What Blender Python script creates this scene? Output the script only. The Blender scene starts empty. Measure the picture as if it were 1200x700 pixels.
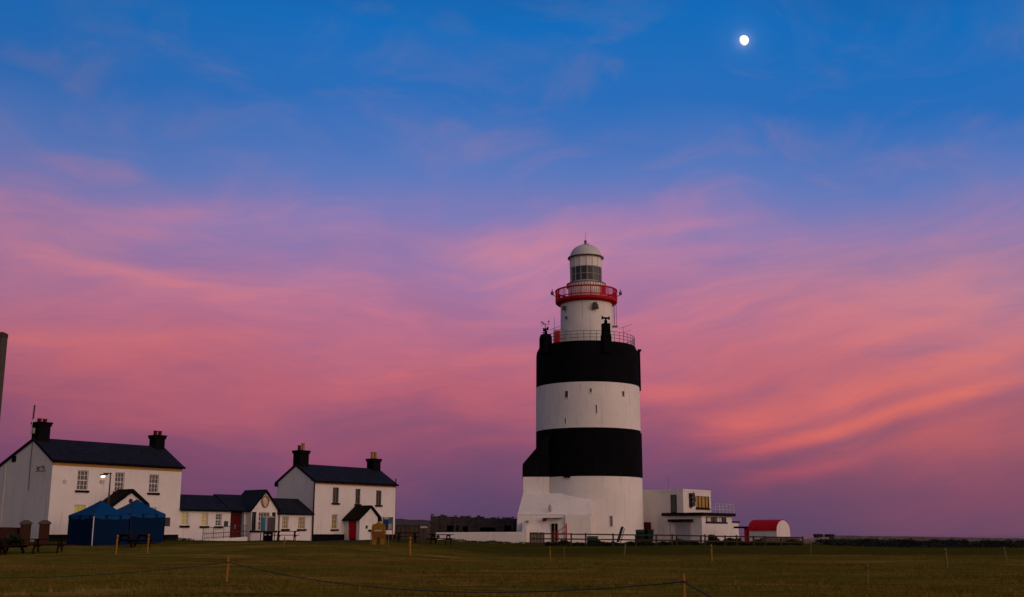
import bpy, bmesh, math, random
import numpy as np
from mathutils import Vector, Matrix

random.seed(7)
rng = np.random.default_rng(11)
S = bpy.context.scene
COL = S.collection
R = math.radians

# ------------------------------------------------------------------ camera, exposure
EYE = 1.25
F = 1300.0                                  # focal length in pixels of a 1200 px wide frame
PITCH = math.atan((627.5 - 350) / F)
cam = bpy.data.cameras.new('camera')
cam.sensor_width = 36.0
cam.lens = 36.0 * F / 1200.0
cam.clip_start = 0.1
cam.clip_end = 60000
cam_o = bpy.data.objects.new('camera', cam)
COL.objects.link(cam_o)
cam_o.location = (0, 0, EYE)
cam_o.rotation_euler = (math.pi / 2 + PITCH, 0, 0)
S.camera = cam_o
S.view_settings.view_transform = 'Standard'
S.view_settings.look = 'None'
S.view_settings.gamma = 1
S.view_settings.exposure = 0.0
S.view_settings.use_curve_mapping = False
S.render.engine = 'CYCLES'
S.cycles.max_bounces = 6
S.cycles.use_denoising = True

SUN_AZ, SUN_EL = 122.0, -1.5                # the afterglow: behind the camera, to its right


def lin(r, g, b):
    f = lambda c: (c / 255 / 12.92) if c / 255 <= 0.04045 else ((c / 255 + 0.055) / 1.055) ** 2.4
    return (f(r), f(g), f(b), 1.0)


# ------------------------------------------------------------------ world: dusk sky
W = bpy.data.worlds.new('World')
S.world = W
W.use_nodes = True
NT = W.node_tree
for n in list(NT.nodes):
    NT.nodes.remove(n)


class NB:                                   # small node builder
    def __init__(s, nt):
        s.nt = nt

    def n(s, t, **kw):
        x = s.nt.nodes.new(t)
        for k, v in kw.items():
            setattr(x, k, v)
        return x

    def put(s, sock, v):
        if isinstance(v, bpy.types.NodeSocket):
            s.nt.links.new(v, sock)
        elif v is not None:
            sock.default_value = v

    def m(s, op, a, b=None, c=None, clamp=False):
        x = s.n('ShaderNodeMath', operation=op, use_clamp=clamp)
        s.put(x.inputs[0], a)
        s.put(x.inputs[1], b)
        s.put(x.inputs[2], c)
        return x.outputs[0]

    def xyz(s, x=0.0, y=0.0, z=0.0):
        c = s.n('ShaderNodeCombineXYZ')
        s.put(c.inputs[0], x); s.put(c.inputs[1], y); s.put(c.inputs[2], z)
        return c.outputs[0]

    def noise(s, vec, scale, detail=4.0, rough=0.5, dist=0.0, col=False):
        x = s.n('ShaderNodeTexNoise')
        s.put(x.inputs['Vector'], vec)
        x.inputs['Scale'].default_value = scale
        x.inputs['Detail'].default_value = detail
        x.inputs['Roughness'].default_value = rough
        x.inputs['Distortion'].default_value = dist
        return x.outputs['Color' if col else 'Fac']

    def ramp(s, fac, stops, ease='LINEAR'):
        x = s.n('ShaderNodeValToRGB')
        cr = x.color_ramp
        cr.interpolation = ease
        while len(cr.elements) > 1:
            cr.elements.remove(cr.elements[-1])
        cr.elements[0].position, cr.elements[0].color = stops[0][0], stops[0][1]
        for p, c in stops[1:]:
            e = cr.elements.new(p)
            e.color = c
        s.put(x.inputs[0], fac)
        return x.outputs[0]

    def mix(s, f, a, b, mode='MIX'):
        x = s.n('ShaderNodeMix', data_type='RGBA', blend_type=mode)
        s.put(x.inputs[0], f); s.put(x.inputs[6], a); s.put(x.inputs[7], b)
        return x.outputs[2]

    def smooth(s, v, lo, hi):
        x = s.n('ShaderNodeMapRange', interpolation_type='SMOOTHSTEP')
        s.put(x.inputs[0], v)
        x.inputs[1].default_value = lo; x.inputs[2].default_value = hi
        return x.outputs[0]


w = NB(NT)
tc = w.n('ShaderNodeTexCoord').outputs['Generated']
sep = w.n('ShaderNodeSeparateXYZ')
NT.links.new(tc, sep.inputs[0])
dx, dy, dz = sep.outputs
ELV = w.m('MULTIPLY', w.m('ARCSINE', dz), 180 / math.pi)            # degrees above the horizon
AZ = w.m('MULTIPLY', w.m('ARCTAN2', dx, dy), 180 / math.pi)         # degrees right of the camera axis
# a slow wander bends the layers of cloud
wv = w.xyz(w.m('MULTIPLY', AZ, 0.055), w.m('MULTIPLY', ELV, 0.11), 0.0)
warp = w.m('SUBTRACT', w.noise(wv, 1.3, 3, 0.5), 0.5)
azp = w.m('MAXIMUM', w.m('ADD', AZ, 2.0), 0.0)
# streaks lie flat on the one hand and climb gently towards the other
LAY = w.m('ADD', w.m('SUBTRACT', ELV, w.m('MULTIPLY', azp, 0.16)), w.m('MULTIPLY', warp, 5.0))
EW = w.m('ADD', w.m('ADD', ELV, w.m('MULTIPLY', w.smooth(AZ, 4.0, 24.0), 1.8)), w.m('MULTIPLY', warp, 4.5))
EN = w.m('DIVIDE', EW, 60.0, clamp=True)


def at(deg):
    return deg / 60.0


clear = w.ramp(EN, [(0.0, lin(84, 66, 97)), (at(1.4), lin(92, 70, 106)), (at(4.0), lin(118, 75, 110)), (at(7), lin(146, 84, 118)),
                    (at(10), lin(162, 101, 139)), (at(13), lin(154, 113, 161)), (at(16), lin(122, 119, 180)), (at(18.5), lin(86, 117, 186)),
                    (at(22), lin(34, 106, 184)), (at(26), lin(0, 104, 184)), (at(34), lin(8, 62, 126)), (1.0, lin(14, 36, 76))])
cloud = w.ramp(EN, [(0.0, lin(96, 67, 94)), (at(1.4), lin(106, 70, 101)), (at(4.0), lin(152, 78, 106)), (at(6.0), lin(186, 93, 109)),
                    (at(8.5), lin(201, 104, 118)), (at(11), lin(208, 118, 136)), (at(13.5), lin(206, 128, 152)), (at(16), lin(178, 124, 164)),
                    (at(18.5), lin(116, 119, 178)), (at(22), lin(86, 110, 174)), (at(26), lin(50, 106, 176)), (at(34), lin(40, 72, 126)), (1.0, lin(32, 44, 78))])
big = w.noise(w.xyz(w.m('MULTIPLY', AZ, 0.040), w.m('MULTIPLY', LAY, 0.13), 3.1), 1.5, 5, 0.52, 0.5)
mid = w.noise(w.xyz(w.m('MULTIPLY', AZ, 0.085), w.m('MULTIPLY', LAY, 0.42), 8.7), 1.4, 6, 0.55, 0.5)
fine = w.noise(w.xyz(w.m('MULTIPLY', AZ, 0.22), w.m('MULTIPLY', LAY, 1.3), 1.9), 1.3, 6, 0.6, 0.3)
dens = w.m('ADD', w.m('ADD', w.m('MULTIPLY', big, 0.56), w.m('MULTIPLY', mid, 0.34)), w.m('MULTIPLY', fine, 0.20))


def streak(az0, el0, az1, el1, half, gain):
    """a single long lit wisp between two directions of the sky"""
    sl = (el1 - el0) / (az1 - az0)
    line = w.m('ADD', w.m('MULTIPLY', w.m('SUBTRACT', AZ, az0), sl), el0)
    d = w.m('DIVIDE', w.m('SUBTRACT', w.m('ADD', ELV, w.m('MULTIPLY', warp, 1.3)), line), half)
    g = w.m('EXPONENT', w.m('MULTIPLY', w.m('MULTIPLY', d, d), -1.0))
    ends = w.m('MULTIPLY', w.smooth(AZ, az0 - 2.5, az0 + 3.0), w.m('SUBTRACT', 1.0, w.smooth(AZ, az1 - 5.0, az1 + 3.0)))
    return w.m('MULTIPLY', w.m('MULTIPLY', g, ends), w.m('MULTIPLY', w.m('ADD', w.m('ADD', w.m('MULTIPLY', mid, 0.8), w.m('MULTIPLY', fine, 1.0)), -0.12), gain))


hot = w.m('ADD', 0.0, 0.0)
for a in ((11.0, 3.9, 26.0, 7.4, 0.42, 0.62), (9.0, 4.9, 27.0, 9.2, 0.75, 0.42), (16.0, 8.6, 27.0, 12.0, 0.5, 0.22), (-8.0, 8.0, 2.0, 9.3, 0.45, 0.26),
          (-27.0, 9.0, -11.0, 9.7, 0.45, 0.26), (12.0, 2.6, 20.0, 4.4, 0.4, 0.26), (-4.0, 14.0, 7.0, 15.4, 1.1, 0.26), (6.0, 7.4, 12.0, 6.4, 0.8, 0.34),
          (-26.0, 13.4, -13.0, 11.6, 0.6, 0.24), (-15.0, 11.6, -9.0, 12.6, 0.35, 0.22), (7.0, 15.2, 13.0, 16.0, 0.3, 0.22), (20.0, 14.0, 30.0, 14.6, 0.6, 0.1)):
    hot = w.m('ADD', hot, streak(*a))
for a in ((18.0, 5.0, 29.0, 7.6, 0.45, -0.14), (5.0, 6.3, 14.0, 6.9, 0.5, -0.18), (13.0, 4.0, 19.0, 5.2, 0.4, -0.12), (-20.0, 15.6, -10.0, 17.0, 0.7, 0.16),
          (-9.0, 16.9, -4.5, 17.0, 0.5, 0.26), (-14.0, 17.6, -2.0, 15.9, 0.9, -0.22)):
    dens = w.m('ADD', dens, streak(*a))
FAC = w.smooth(w.m('ADD', dens, w.m('MULTIPLY', hot, 0.30)), 0.35, 0.80)
hotc = w.ramp(EN, [(0.0, lin(150, 76, 108)), (at(4.0), lin(196, 84, 108)), (at(6.5), lin(226, 108, 102)), (at(10), lin(220, 118, 120)), (at(14), lin(220, 134, 144)), (at(17), lin(180, 126, 168)), (1.0, lin(60, 100, 170))])
veil = w.noise(w.xyz(w.m('MULTIPLY', AZ, 0.075), w.m('MULTIPLY', EW, 0.16), 5.3), 1.5, 7, 0.58, 0.8)
VEIL = w.smooth(veil, 0.44, 0.74)
FAC = w.mix(w.smooth(ELV, 14.0, 19.0), FAC, VEIL)
sky = w.mix(FAC, clear, cloud)
sky = w.mix(w.m('MULTIPLY', hot, 1.3, clamp=True), sky, hotc)
# the air is a little browner towards the afterglow
sky = w.mix(w.m('MULTIPLY', w.smooth(AZ, 2.0, 24.0), w.m('SUBTRACT', 1.0, w.smooth(ELV, 11.0, 17.0))), sky, w.mix(1.0, sky, (0.97, 0.985, 0.84, 1), 'MULTIPLY'))
# and darker on the far side of the frame
sky = w.mix(w.m('SUBTRACT', 1.0, w.smooth(AZ, -30.0, -6.0)), sky, w.mix(1.0, sky, (0.86, 0.86, 0.86, 1), 'MULTIPLY'))
# faint aureole of thin haze round the moon
MOON = Vector(((871.5 - 600) / F, math.cos(PITCH) - (350 - 47.5) / F * math.sin(PITCH), math.sin(PITCH) + (350 - 47.5) / F * math.cos(PITCH)))
MOON = Vector((MOON.x, math.cos(PITCH) - (350 - 47.5) / F * math.sin(PITCH), MOON.z)).normalized()
md_ = w.n('ShaderNodeVectorMath', operation='DOT_PRODUCT')
nrm = w.n('ShaderNodeVectorMath', operation='NORMALIZE')
NT.links.new(tc, nrm.inputs[0])
NT.links.new(nrm.outputs[0], md_.inputs[0])
md_.inputs[1].default_value = MOON
sq = w.m('MULTIPLY', w.m('SUBTRACT', 1.0, md_.outputs['Value']), 2.0 * (180 / math.pi) ** 2)     # squared angle in degrees
au = w.m('ADD', w.m('MULTIPLY', w.m('EXPONENT', w.m('MULTIPLY', sq, -1.0 / 0.14)), 0.13), w.m('MULTIPLY', w.m('EXPONENT', w.m('MULTIPLY', sq, -1.0 / 1.2)), 0.018))
sky = w.mix(1.0, sky, w.mix(au, (0, 0, 0, 1), (0.9, 0.85, 0.8, 1)), 'ADD')
# broad afterglow where the sun has gone
sd = Vector((math.sin(R(SUN_AZ)), math.cos(R(SUN_AZ)), 0.10)).normalized()
dot = w.n('ShaderNodeVectorMath', operation='DOT_PRODUCT')
NT.links.new(tc, dot.inputs[0])
dot.inputs[1].default_value = sd
gl = w.m('POWER', w.m('MAXIMUM', dot.outputs['Value'], 0.0), 3.0)
# the side of the sky away from both the afterglow and the lit clouds is dull
dull = w.n('ShaderNodeVectorMath', operation='DOT_PRODUCT')
NT.links.new(tc, dull.inputs[0])
dull.inputs[1].default_value = (-0.62, -0.78, 0.0)
sky = w.mix(w.m('MULTIPLY', w.smooth(dull.outputs['Value'], -0.35, 0.6), 0.7), sky, (0.165, 0.16, 0.175, 1))
glow = w.mix(gl, (0, 0, 0, 1), (1.42, 0.90, 0.58, 1))
sky = w.mix(1.0, sky, glow, 'ADD')
nish = w.n('ShaderNodeTexSky', sky_type='NISHITA', sun_disc=False)
nish.sun_elevation = R(SUN_EL)
nish.sun_rotation = R(SUN_AZ)
STR = 0.05
scaled = w.n('ShaderNodeVectorMath', operation='SCALE')
NT.links.new(sky, scaled.inputs[0])
scaled.inputs['Scale'].default_value = 1.0 / STR
tot = w.mix(1.0, scaled.outputs[0], nish.outputs[0], 'ADD')
bg = w.n('ShaderNodeBackground')
bg.inputs[1].default_value = STR
NT.links.new(tot, bg.inputs[0])
out = w.n('ShaderNodeOutputWorld')
NT.links.new(bg.outputs[0], out.inputs[0])

sun = bpy.data.lights.new('sun', 'SUN')
sun.energy = 0.22
sun.angle = R(25)
sun.color = (1.0, 0.74, 0.52)
sun_o = bpy.data.objects.new('sun', sun)
COL.objects.link(sun_o)
sun_o.rotation_euler = Vector((-math.sin(R(SUN_AZ)) * math.cos(R(9)), -math.cos(R(SUN_AZ)) * math.cos(R(9)), -math.sin(R(9)))).to_track_quat('-Z', 'Y').to_euler()
sun_o.location = (60, -60, 40)


# ------------------------------------------------------------------ materials
def mat(name, col, rough=0.8, var=0.0, vscale=1.5, bump=0.0, bscale=20.0, metal=0.0, spec=0.3, col2=None, stain=None, slate=None,
        emit=None, estr=0.0, wood=False):
    m = bpy.data.materials.new(name)
    m.use_nodes = True
    nt = m.node_tree
    b = NB(nt)
    p = nt.nodes['Principled BSDF']
    p.inputs['Roughness'].default_value = rough
    p.inputs['Metallic'].default_value = metal
    p.inputs['Specular IOR Level'].default_value = spec
    pos = b.n('ShaderNodeTexCoord').outputs['Object']
    c = (*col, 1.0)
    cs = None
    if var > 0 or col2:
        f = b.noise(pos, vscale, 6, 0.62)
        f = b.smooth(f, 0.28, 0.72)
        lo = (*(col2 if col2 else [x * (1 - var) for x in col]), 1.0)
        cs = b.mix(f, c, lo)
    if stain:                                  # rain streaks: noise drawn out downwards
        mp = b.n('ShaderNodeMapping')
        nt.links.new(pos, mp.inputs[0])
        mp.inputs['Scale'].default_value = (2.2, 2.2, 0.16)
        f = b.smooth(b.noise(mp.outputs[0], 1.6, 6, 0.65), 0.52, 0.8)
        cs = b.mix(b.m('MULTIPLY', f, stain[1]), cs if cs else c, (*stain[0], 1.0))
    if wood:
        mp = b.n('ShaderNodeMapping')
        nt.links.new(pos, mp.inputs[0])
        mp.inputs['Scale'].default_value = (1.0, 6.0, 6.0)
        f = b.noise(mp.outputs[0], 4.0, 5, 0.6)
        cs = b.mix(f, cs if cs else c, (*[x * 0.45 for x in col], 1.0))
    hgt = None
    if slate:
        bt = b.n('ShaderNodeTexBrick')
        sp = b.n('ShaderNodeSeparateXYZ')
        nt.links.new(pos, sp.inputs[0])
        nt.links.new(b.xyz(b.m('ADD', sp.outputs[0], 0.0), b.m('MULTIPLY', sp.outputs[2], slate[2]), 0.0), bt.inputs['Vector'])
        bt.inputs['Scale'].default_value = 1.0
        bt.inputs['Brick Width'].default_value = slate[0]
        bt.inputs['Row Height'].default_value = slate[1]
        bt.inputs['Mortar Size'].default_value = slate[3]
        bt.inputs['Color1'].default_value = (*col, 1)
        bt.inputs['Color2'].default_value = (*[x * 0.62 for x in col], 1)
        bt.inputs['Mortar'].default_value = (*[x * 0.3 for x in col], 1)
        cs = b.mix(0.6, cs if cs else c, bt.outputs['Color'])
        hgt = bt.outputs['Fac']
    if cs:
        nt.links.new(cs, p.inputs['Base Color'])
    else:
        p.inputs['Base Color'].default_value = c
    if bump > 0:
        bn = b.n('ShaderNodeBump')
        bn.inputs['Strength'].default_value = bump
        bn.inputs['Distance'].default_value = 0.03
        f = b.noise(pos, bscale, 5, 0.6)
        if hgt:
            f = b.m('SUBTRACT', b.m('MULTIPLY', f, 0.5), hgt)
        nt.links.new(f, bn.inputs['Height'])
        nt.links.new(bn.outputs[0], p.inputs['Normal'])
    if emit:
        f = b.smooth(b.noise(pos, 2.3, 3, 0.5), 0.3, 0.7)
        nt.links.new(b.mix(f, (*emit, 1), (*[x * 0.55 for x in emit], 1)), p.inputs['Emission Color'])
        p.inputs['Emission Strength'].default_value = estr
    return m


M = {}
M['white'] = mat('whitewash', (0.74, 0.70, 0.66), 0.85, 0.10, 0.7, 0.35, 9.0, stain=((0.40, 0.36, 0.31), 0.65))
M['tower_white'] = mat('tower_white_paint', (0.84, 0.79, 0.74), 0.75, 0.10, 0.45, 0.4, 3.0, stain=((0.46, 0.40, 0.33), 0.7))
M['tower_black'] = mat('tower_black_paint', (0.006, 0.006, 0.008), 0.8, 0.4, 0.5, 0.4, 3.0, spec=0.03, stain=((0.014, 0.012, 0.011), 0.6))
M['black'] = mat('black_paint', (0.006, 0.006, 0.008), 0.75, 0.3, 2.0, 0.1, spec=0.04)
M['slate'] = mat('slate_roof', (0.020, 0.022, 0.034), 0.62, 0.35, 1.2, 0.5, 18.0, spec=0.06, slate=(0.42, 0.24, 1.0, 0.02))
M['slate_brown'] = mat('mossy_slate', (0.016, 0.014, 0.010), 0.8, 0.4, 2.5, 0.5, 18.0, spec=0.04, slate=(0.36, 0.2, 1.0, 0.014))
M['ochre'] = mat('ochre_fascia_paint', (0.42, 0.20, 0.03), 0.7, 0.25, 2.0)
M['sill'] = mat('dark_sill_paint', (0.012, 0.008, 0.009), 0.7, spec=0.05)
M['frame'] = mat('white_joinery', (0.62, 0.60, 0.58), 0.55, 0.08, 3.0)
M['glass'] = mat('window_glass', (0.022, 0.024, 0.030), 0.08, spec=0.5)
M['lantern_glass'] = mat('lantern_glass', (0.03, 0.042, 0.040), 0.2, spec=0.3)
M['lit'] = mat('lit_window', (0.4, 0.35, 0.1), 0.3, emit=(0.62, 0.42, 0.055), estr=0.20)
M['warm_glow'] = mat('warm_glow_pane', (0.2, 0.15, 0.05), 0.2, emit=(0.42, 0.20, 0.025), estr=0.10)  # weak emission painted into panes; on the far house it stands for reflections
M['lit_amber'] = mat('amber_lit_window', (0.2, 0.12, 0.03), 0.25, emit=(0.42, 0.17, 0.018), estr=0.21)
M['lamp'] = mat('lamp_lens', (0.9, 0.8, 0.6), 0.3, emit=(1.0, 0.86, 0.62), estr=2.6)
M['red'] = mat('red_paint', (0.52, 0.008, 0.016), 0.6, 0.15, 2.0, spec=0.1)
M['dark_red'] = mat('dark_red_paint', (0.10, 0.005, 0.005), 0.6, 0.2, 2.0, spec=0.1)
M['brick'] = mat('red_brick', (0.075, 0.020, 0.009), 0.85, 0.3, 6.0, 0.4, 30.0, slate=(0.22, 0.075, 1.0, 0.012))
M['rust'] = mat('rusted_iron', (0.16, 0.09, 0.06), 0.9, 0.4, 8.0)
M['cap'] = mat('stone_cap', (0.10, 0.08, 0.06), 0.9, 0.3, 6.0, 0.4)
M['stone'] = mat('dark_stone', (0.12, 0.088, 0.070), 0.95, 0.55, 2.2, 0.9, 5.0, slate=(0.7, 0.28, 1.0, 0.02))
M['stone_dark'] = mat('dark_ruin_stone', (0.095, 0.075, 0.066), 0.95, 0.55, 2.2, 0.9, 5.0, slate=(0.8, 0.3, 1.0, 0.02))
M['stone_pale'] = mat('pale_stone', (0.24, 0.20, 0.18), 0.95, 0.5, 1.6, 0.9, 4.0)
M['rock'] = mat('dark_rock', (0.026, 0.025, 0.032), 0.9, 0.5, 2.0, 0.8, 6.0)
M['blue'] = mat('blue_canopy_fabric', (0.001, 0.052, 0.17), 0.7, 0.15, 2.5, 0.25, 6.0, spec=0.1)
M['blue_dark'] = mat('blue_side_fabric', (0.0010, 0.014, 0.050), 0.8, 0.15, 2.5, 0.25, 6.0, spec=0.06)
M['pale_metal'] = mat('pale_metal', (0.55, 0.55, 0.56), 0.45, 0.1, 4.0, metal=0.3)
M['grey_metal'] = mat('grey_metal', (0.16, 0.16, 0.17), 0.5, 0.2, 4.0, metal=0.4)
M['dark_metal'] = mat('dark_metal', (0.03, 0.03, 0.034), 0.55, 0.2, 4.0)
M['timber'] = mat('weathered_timber', (0.075, 0.050, 0.026), 0.9, 0.3, 3.0, 0.4, wood=True)
M['pole_wood'] = mat('grey_pole_wood', (0.10, 0.085, 0.07), 0.9, 0.3, 3.0, 0.4, wood=True)
M['table_wood'] = mat('dark_table_wood', (0.022, 0.011, 0.008), 0.9, 0.3, 3.0, 0.4, spec=0.05, wood=True)
M['post_wood'] = mat('yellow_post_wood', (0.42, 0.20, 0.020), 0.85, 0.3, 6.0, 0.3, wood=True)
M['post_grey'] = mat('grey_post_wood', (0.26, 0.18, 0.060), 0.85, 0.3, 6.0, 0.3, wood=True)
M['rope'] = mat('teal_rope', (0.010, 0.040, 0.050), 0.9, 0.3, 20.0)
M['yellow'] = mat('yellow_board_paint', (0.30, 0.155, 0.008), 0.8, 0.35, 4.0)
M['orange'] = mat('orange_board_paint', (0.23, 0.080, 0.006), 0.8, 0.35, 4.0)
M['teal'] = mat('teal_print', (0.03, 0.21, 0.28), 0.5, 0.2, 6.0)
M['navy'] = mat('navy_print', (0.012, 0.045, 0.13), 0.5, 0.2, 6.0)
M['mauve'] = mat('mauve_print', (0.13, 0.075, 0.12), 0.5, 0.35, 5.0)
M['grey_print'] = mat('grey_print', (0.08, 0.085, 0.095), 0.5, 0.3, 5.0)
M['cream'] = mat('cream_print', (0.50, 0.42, 0.40), 0.6, 0.1, 4.0)
M['gold'] = mat('gold_emblem', (0.36, 0.20, 0.05), 0.6, 0.2, 9.0)
M['green'] = mat('dark_green_plastic', (0.003, 0.022, 0.018), 0.7, 0.2, 3.0, spec=0.08)
M['blue_grey'] = mat('garage_paint', (0.40, 0.39, 0.43), 0.7, 0.15, 2.0)
M['moon'] = mat('moonlit_surface', (0.8, 0.8, 0.78), 0.9, emit=(1.0, 0.97, 0.9), estr=1.25)
M['path'] = mat('tarmac', (0.030, 0.028, 0.030), 0.95, 0.3, 2.0, 0.4, 30.0)
M['foliage_dark'] = mat('dark_scrub', (0.016, 0.018, 0.014), 0.9, col2=(0.008, 0.010, 0.010), vscale=1.0)
M['foliage'] = mat('bush_leaves', (0.028, 0.036, 0.010), 0.85, col2=(0.012, 0.018, 0.006), vscale=1.5)


def grass_mat(name, bumpy):
    m = bpy.data.materials.new(name)
    m.use_nodes = True
    nt = m.node_tree
    b = NB(nt)
    p = nt.nodes['Principled BSDF']
    p.inputs['Roughness'].default_value = 1.0
    p.inputs['Specular IOR Level'].default_value = 0.0
    pos = b.n('ShaderNodeNewGeometry').outputs['Position']
    mp = b.n('ShaderNodeMapping')
    nt.links.new(pos, mp.inputs[0])
    mp.inputs['Scale'].default_value = (0.35, 1.0, 1.0)
    f1 = b.smooth(b.noise(mp.outputs[0], 0.16, 6, 0.62, 0.6), 0.3, 0.7)
    f2 = b.smooth(b.noise(mp.outputs[0], 0.9, 6, 0.65), 0.32, 0.72)
    f3 = b.smooth(b.noise(pos, 7.0, 4, 0.6), 0.3, 0.75)
    c = b.mix(f1, (0.205, 0.130, 0.020, 1), (0.115, 0.130, 0.017, 1))
    c = b.mix(b.m('MULTIPLY', f2, 0.65), c, (0.045, 0.036, 0.006, 1))
    f4 = b.smooth(b.noise(mp.outputs[0], 0.38, 7, 0.7, 1.2), 0.50, 0.68)
    c = b.mix(b.m('MULTIPLY', f4, 0.75), c, (0.40, 0.25, 0.070, 1))
    f5 = b.smooth(b.noise(mp.outputs[0], 0.55, 7, 0.7, 0.8), 0.54, 0.70)
    c = b.mix(b.m('MULTIPLY', f5, 0.7), c, (0.022, 0.028, 0.004, 1))
    c = b.mix(b.m('MULTIPLY', f3, 0.45), c, (0.180, 0.115, 0.020, 1))
    # farther out the grass is greener and darker than in the near field
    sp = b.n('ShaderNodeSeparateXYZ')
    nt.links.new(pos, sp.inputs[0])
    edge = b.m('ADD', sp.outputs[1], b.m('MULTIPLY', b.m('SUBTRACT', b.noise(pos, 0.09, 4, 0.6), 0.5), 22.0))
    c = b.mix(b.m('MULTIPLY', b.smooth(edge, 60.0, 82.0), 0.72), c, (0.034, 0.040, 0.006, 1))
    nt.links.new(c, p.inputs['Base Color'])
    if bumpy:
        bn = b.n('ShaderNodeBump')
        bn.inputs['Strength'].default_value = 0.9
        bn.inputs['Distance'].default_value = 0.06
        nt.links.new(b.m('ADD', b.noise(pos, 9.0, 6, 0.7), b.noise(pos, 1.2, 4, 0.6)), bn.inputs['Height'])
        nt.links.new(bn.outputs[0], p.inputs['Normal'])
    return m


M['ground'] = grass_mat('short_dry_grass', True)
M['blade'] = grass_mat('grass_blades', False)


def sea_mat():
    m = bpy.data.materials.new('dusk_sea')
    m.use_nodes = True
    b = NB(m.node_tree)
    p = m.node_tree.nodes['Principled BSDF']
    p.inputs['Base Color'].default_value = (0.02, 0.03, 0.05, 1)
    p.inputs['Roughness'].default_value = 0.3
    p.inputs['Specular IOR Level'].default_value = 0.12
    pos = b.n('ShaderNodeNewGeometry').outputs['Position']
    bn = b.n('ShaderNodeBump')
    bn.inputs['Strength'].default_value = 0.12
    bn.inputs['Distance'].default_value = 0.3
    m.node_tree.links.new(b.noise(pos, 0.35, 5, 0.6), bn.inputs['Height'])
    m.node_tree.links.new(bn.outputs[0], p.inputs['Normal'])
    return m


M['sea'] = sea_mat()


# ------------------------------------------------------------------ mesh builder
class MB:
    def __init__(s):
        s.v, s.f = [], []

    def add(s, vs, fs):
        k = len(s.v)
        s.v += [tuple(q) for q in vs]
        s.f += [[i + k for i in f] for f in fs]
        return s

    def box(s, x0, x1, y0, y1, z0, z1):
        v = [(x, y, z) for z in (z0, z1) for y in (y0, y1) for x in (x0, x1)]
        return s.add(v, [(0, 2, 3, 1), (4, 5, 7, 6), (0, 1, 5, 4), (2, 6, 7, 3), (0, 4, 6, 2), (1, 3, 7, 5)])

    def extr(s, poly, ax, a, b):
        """polygon swept along an axis: ax 'x' -> (y,z), 'y' -> (x,z), 'z' -> (x,y)"""
        def P(q, t):
            return {'x': (t, q[0], q[1]), 'y': (q[0], t, q[1]), 'z': (q[0], q[1], t)}[ax]
        n = len(poly)
        v = [P(q, a) for q in poly] + [P(q, b) for q in poly]
        return s.add(v, [list(range(n - 1, -1, -1)), list(range(n, 2 * n))] + [[i, (i + 1) % n, n + (i + 1) % n, n + i] for i in range(n)])

    def loft(s, rings, caps=True):
        n = len(rings[0])
        v = [q for r in rings for q in r]
        f = []
        for k in range(len(rings) - 1):
            for i in range(n):
                j = (i + 1) % n
                f.append([k * n + i, k * n + j, (k + 1) * n + j, (k + 1) * n + i])
        if caps:
            f += [list(range(n - 1, -1, -1)), list(range((len(rings) - 1) * n, len(rings) * n))]
        return s.add(v, f)

    def lathe(s, prof, n=32, c=(0, 0), a0=0.0, a1=2 * math.pi, caps=True):
        full = abs(a1 - a0 - 2 * math.pi) < 1e-6
        m = n if full else n + 1
        rings = [[(c[0] + r * math.cos(a0 + (a1 - a0) * i / n), c[1] + r * math.sin(a0 + (a1 - a0) * i / n), z) for i in range(m)] for r, z in prof]
        if full:
            return s.loft(rings, caps)
        v = [q for r in rings for q in r]
        f = [[k * m + i, k * m + i + 1, (k + 1) * m + i + 1, (k + 1) * m + i] for k in range(len(rings) - 1) for i in range(n)]
        return s.add(v, f)

    def tube(s, pts, r, n=8, r1=None):
        pts = [Vector(p) for p in pts]
        rings = []
        for i, p in enumerate(pts):
            d = (pts[min(i + 1, len(pts) - 1)] - pts[max(i - 1, 0)]).normalized()
            up = Vector((0, 0, 1)) if abs(d.z) < 0.95 else Vector((1, 0, 0))
            a = d.cross(up).normalized()
            b = a.cross(d)
            rr = r if r1 is None else r + (r1 - r) * i / (len(pts) - 1)
            rings.append([tuple(p + (a * math.cos(2 * math.pi * k / n) + b * math.sin(2 * math.pi * k / n)) * rr) for k in range(n)])
        return s.loft(rings)

    def ball(s, c, r, n=12, m=8):
        r = r if isinstance(r, tuple) else (r, r, r)
        rings = []
        for k in range(m + 1):
            t = math.pi * (k / m - 0.5)
            q = max(math.cos(t), 0.02)
            rings.append([(c[0] + r[0] * q * math.cos(2 * math.pi * i / n), c[1] + r[1] * q * math.sin(2 * math.pi * i / n), c[2] + r[2] * math.sin(t)) for i in range(n)])
        return s.loft(rings)

    def beam(s, p, q, wd, ht):
        """rectangular bar between two points"""
        p, q = Vector(p), Vector(q)
        d = (q - p).normalized()
        up = Vector((0, 0, 1)) if abs(d.z) < 0.95 else Vector((0, 1, 0))
        a = d.cross(up).normalized() * (wd / 2)
        b = a.cross(d).normalized() * (ht / 2)
        return s.loft([[tuple(c + a + b), tuple(c - a + b), tuple(c - a - b), tuple(c + a - b)] for c in (p, q)])

    def build(s, name, m, parent=None, smooth=False, bevel=0.0):
        me = bpy.data.meshes.new(name)
        me.from_pydata(s.v, [], s.f)
        bm = bmesh.new()
        bm.from_mesh(me)
        bmesh.ops.recalc_face_normals(bm, faces=bm.faces)
        bm.to_mesh(me)
        bm.free()
        if smooth:
            for p in me.polygons:
                p.use_smooth = True
            try:
                me.set_sharp_from_angle(angle=R(38))
            except Exception:
                pass
        me.materials.append(m)
        o = bpy.data.objects.new(name, me)
        COL.objects.link(o)
        if parent:
            o.parent = parent
        if bevel:
            b = o.modifiers.new('bevel', 'BEVEL')
            b.width = bevel
            b.segments = 2
            b.limit_method = 'ANGLE'
        return o


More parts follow.
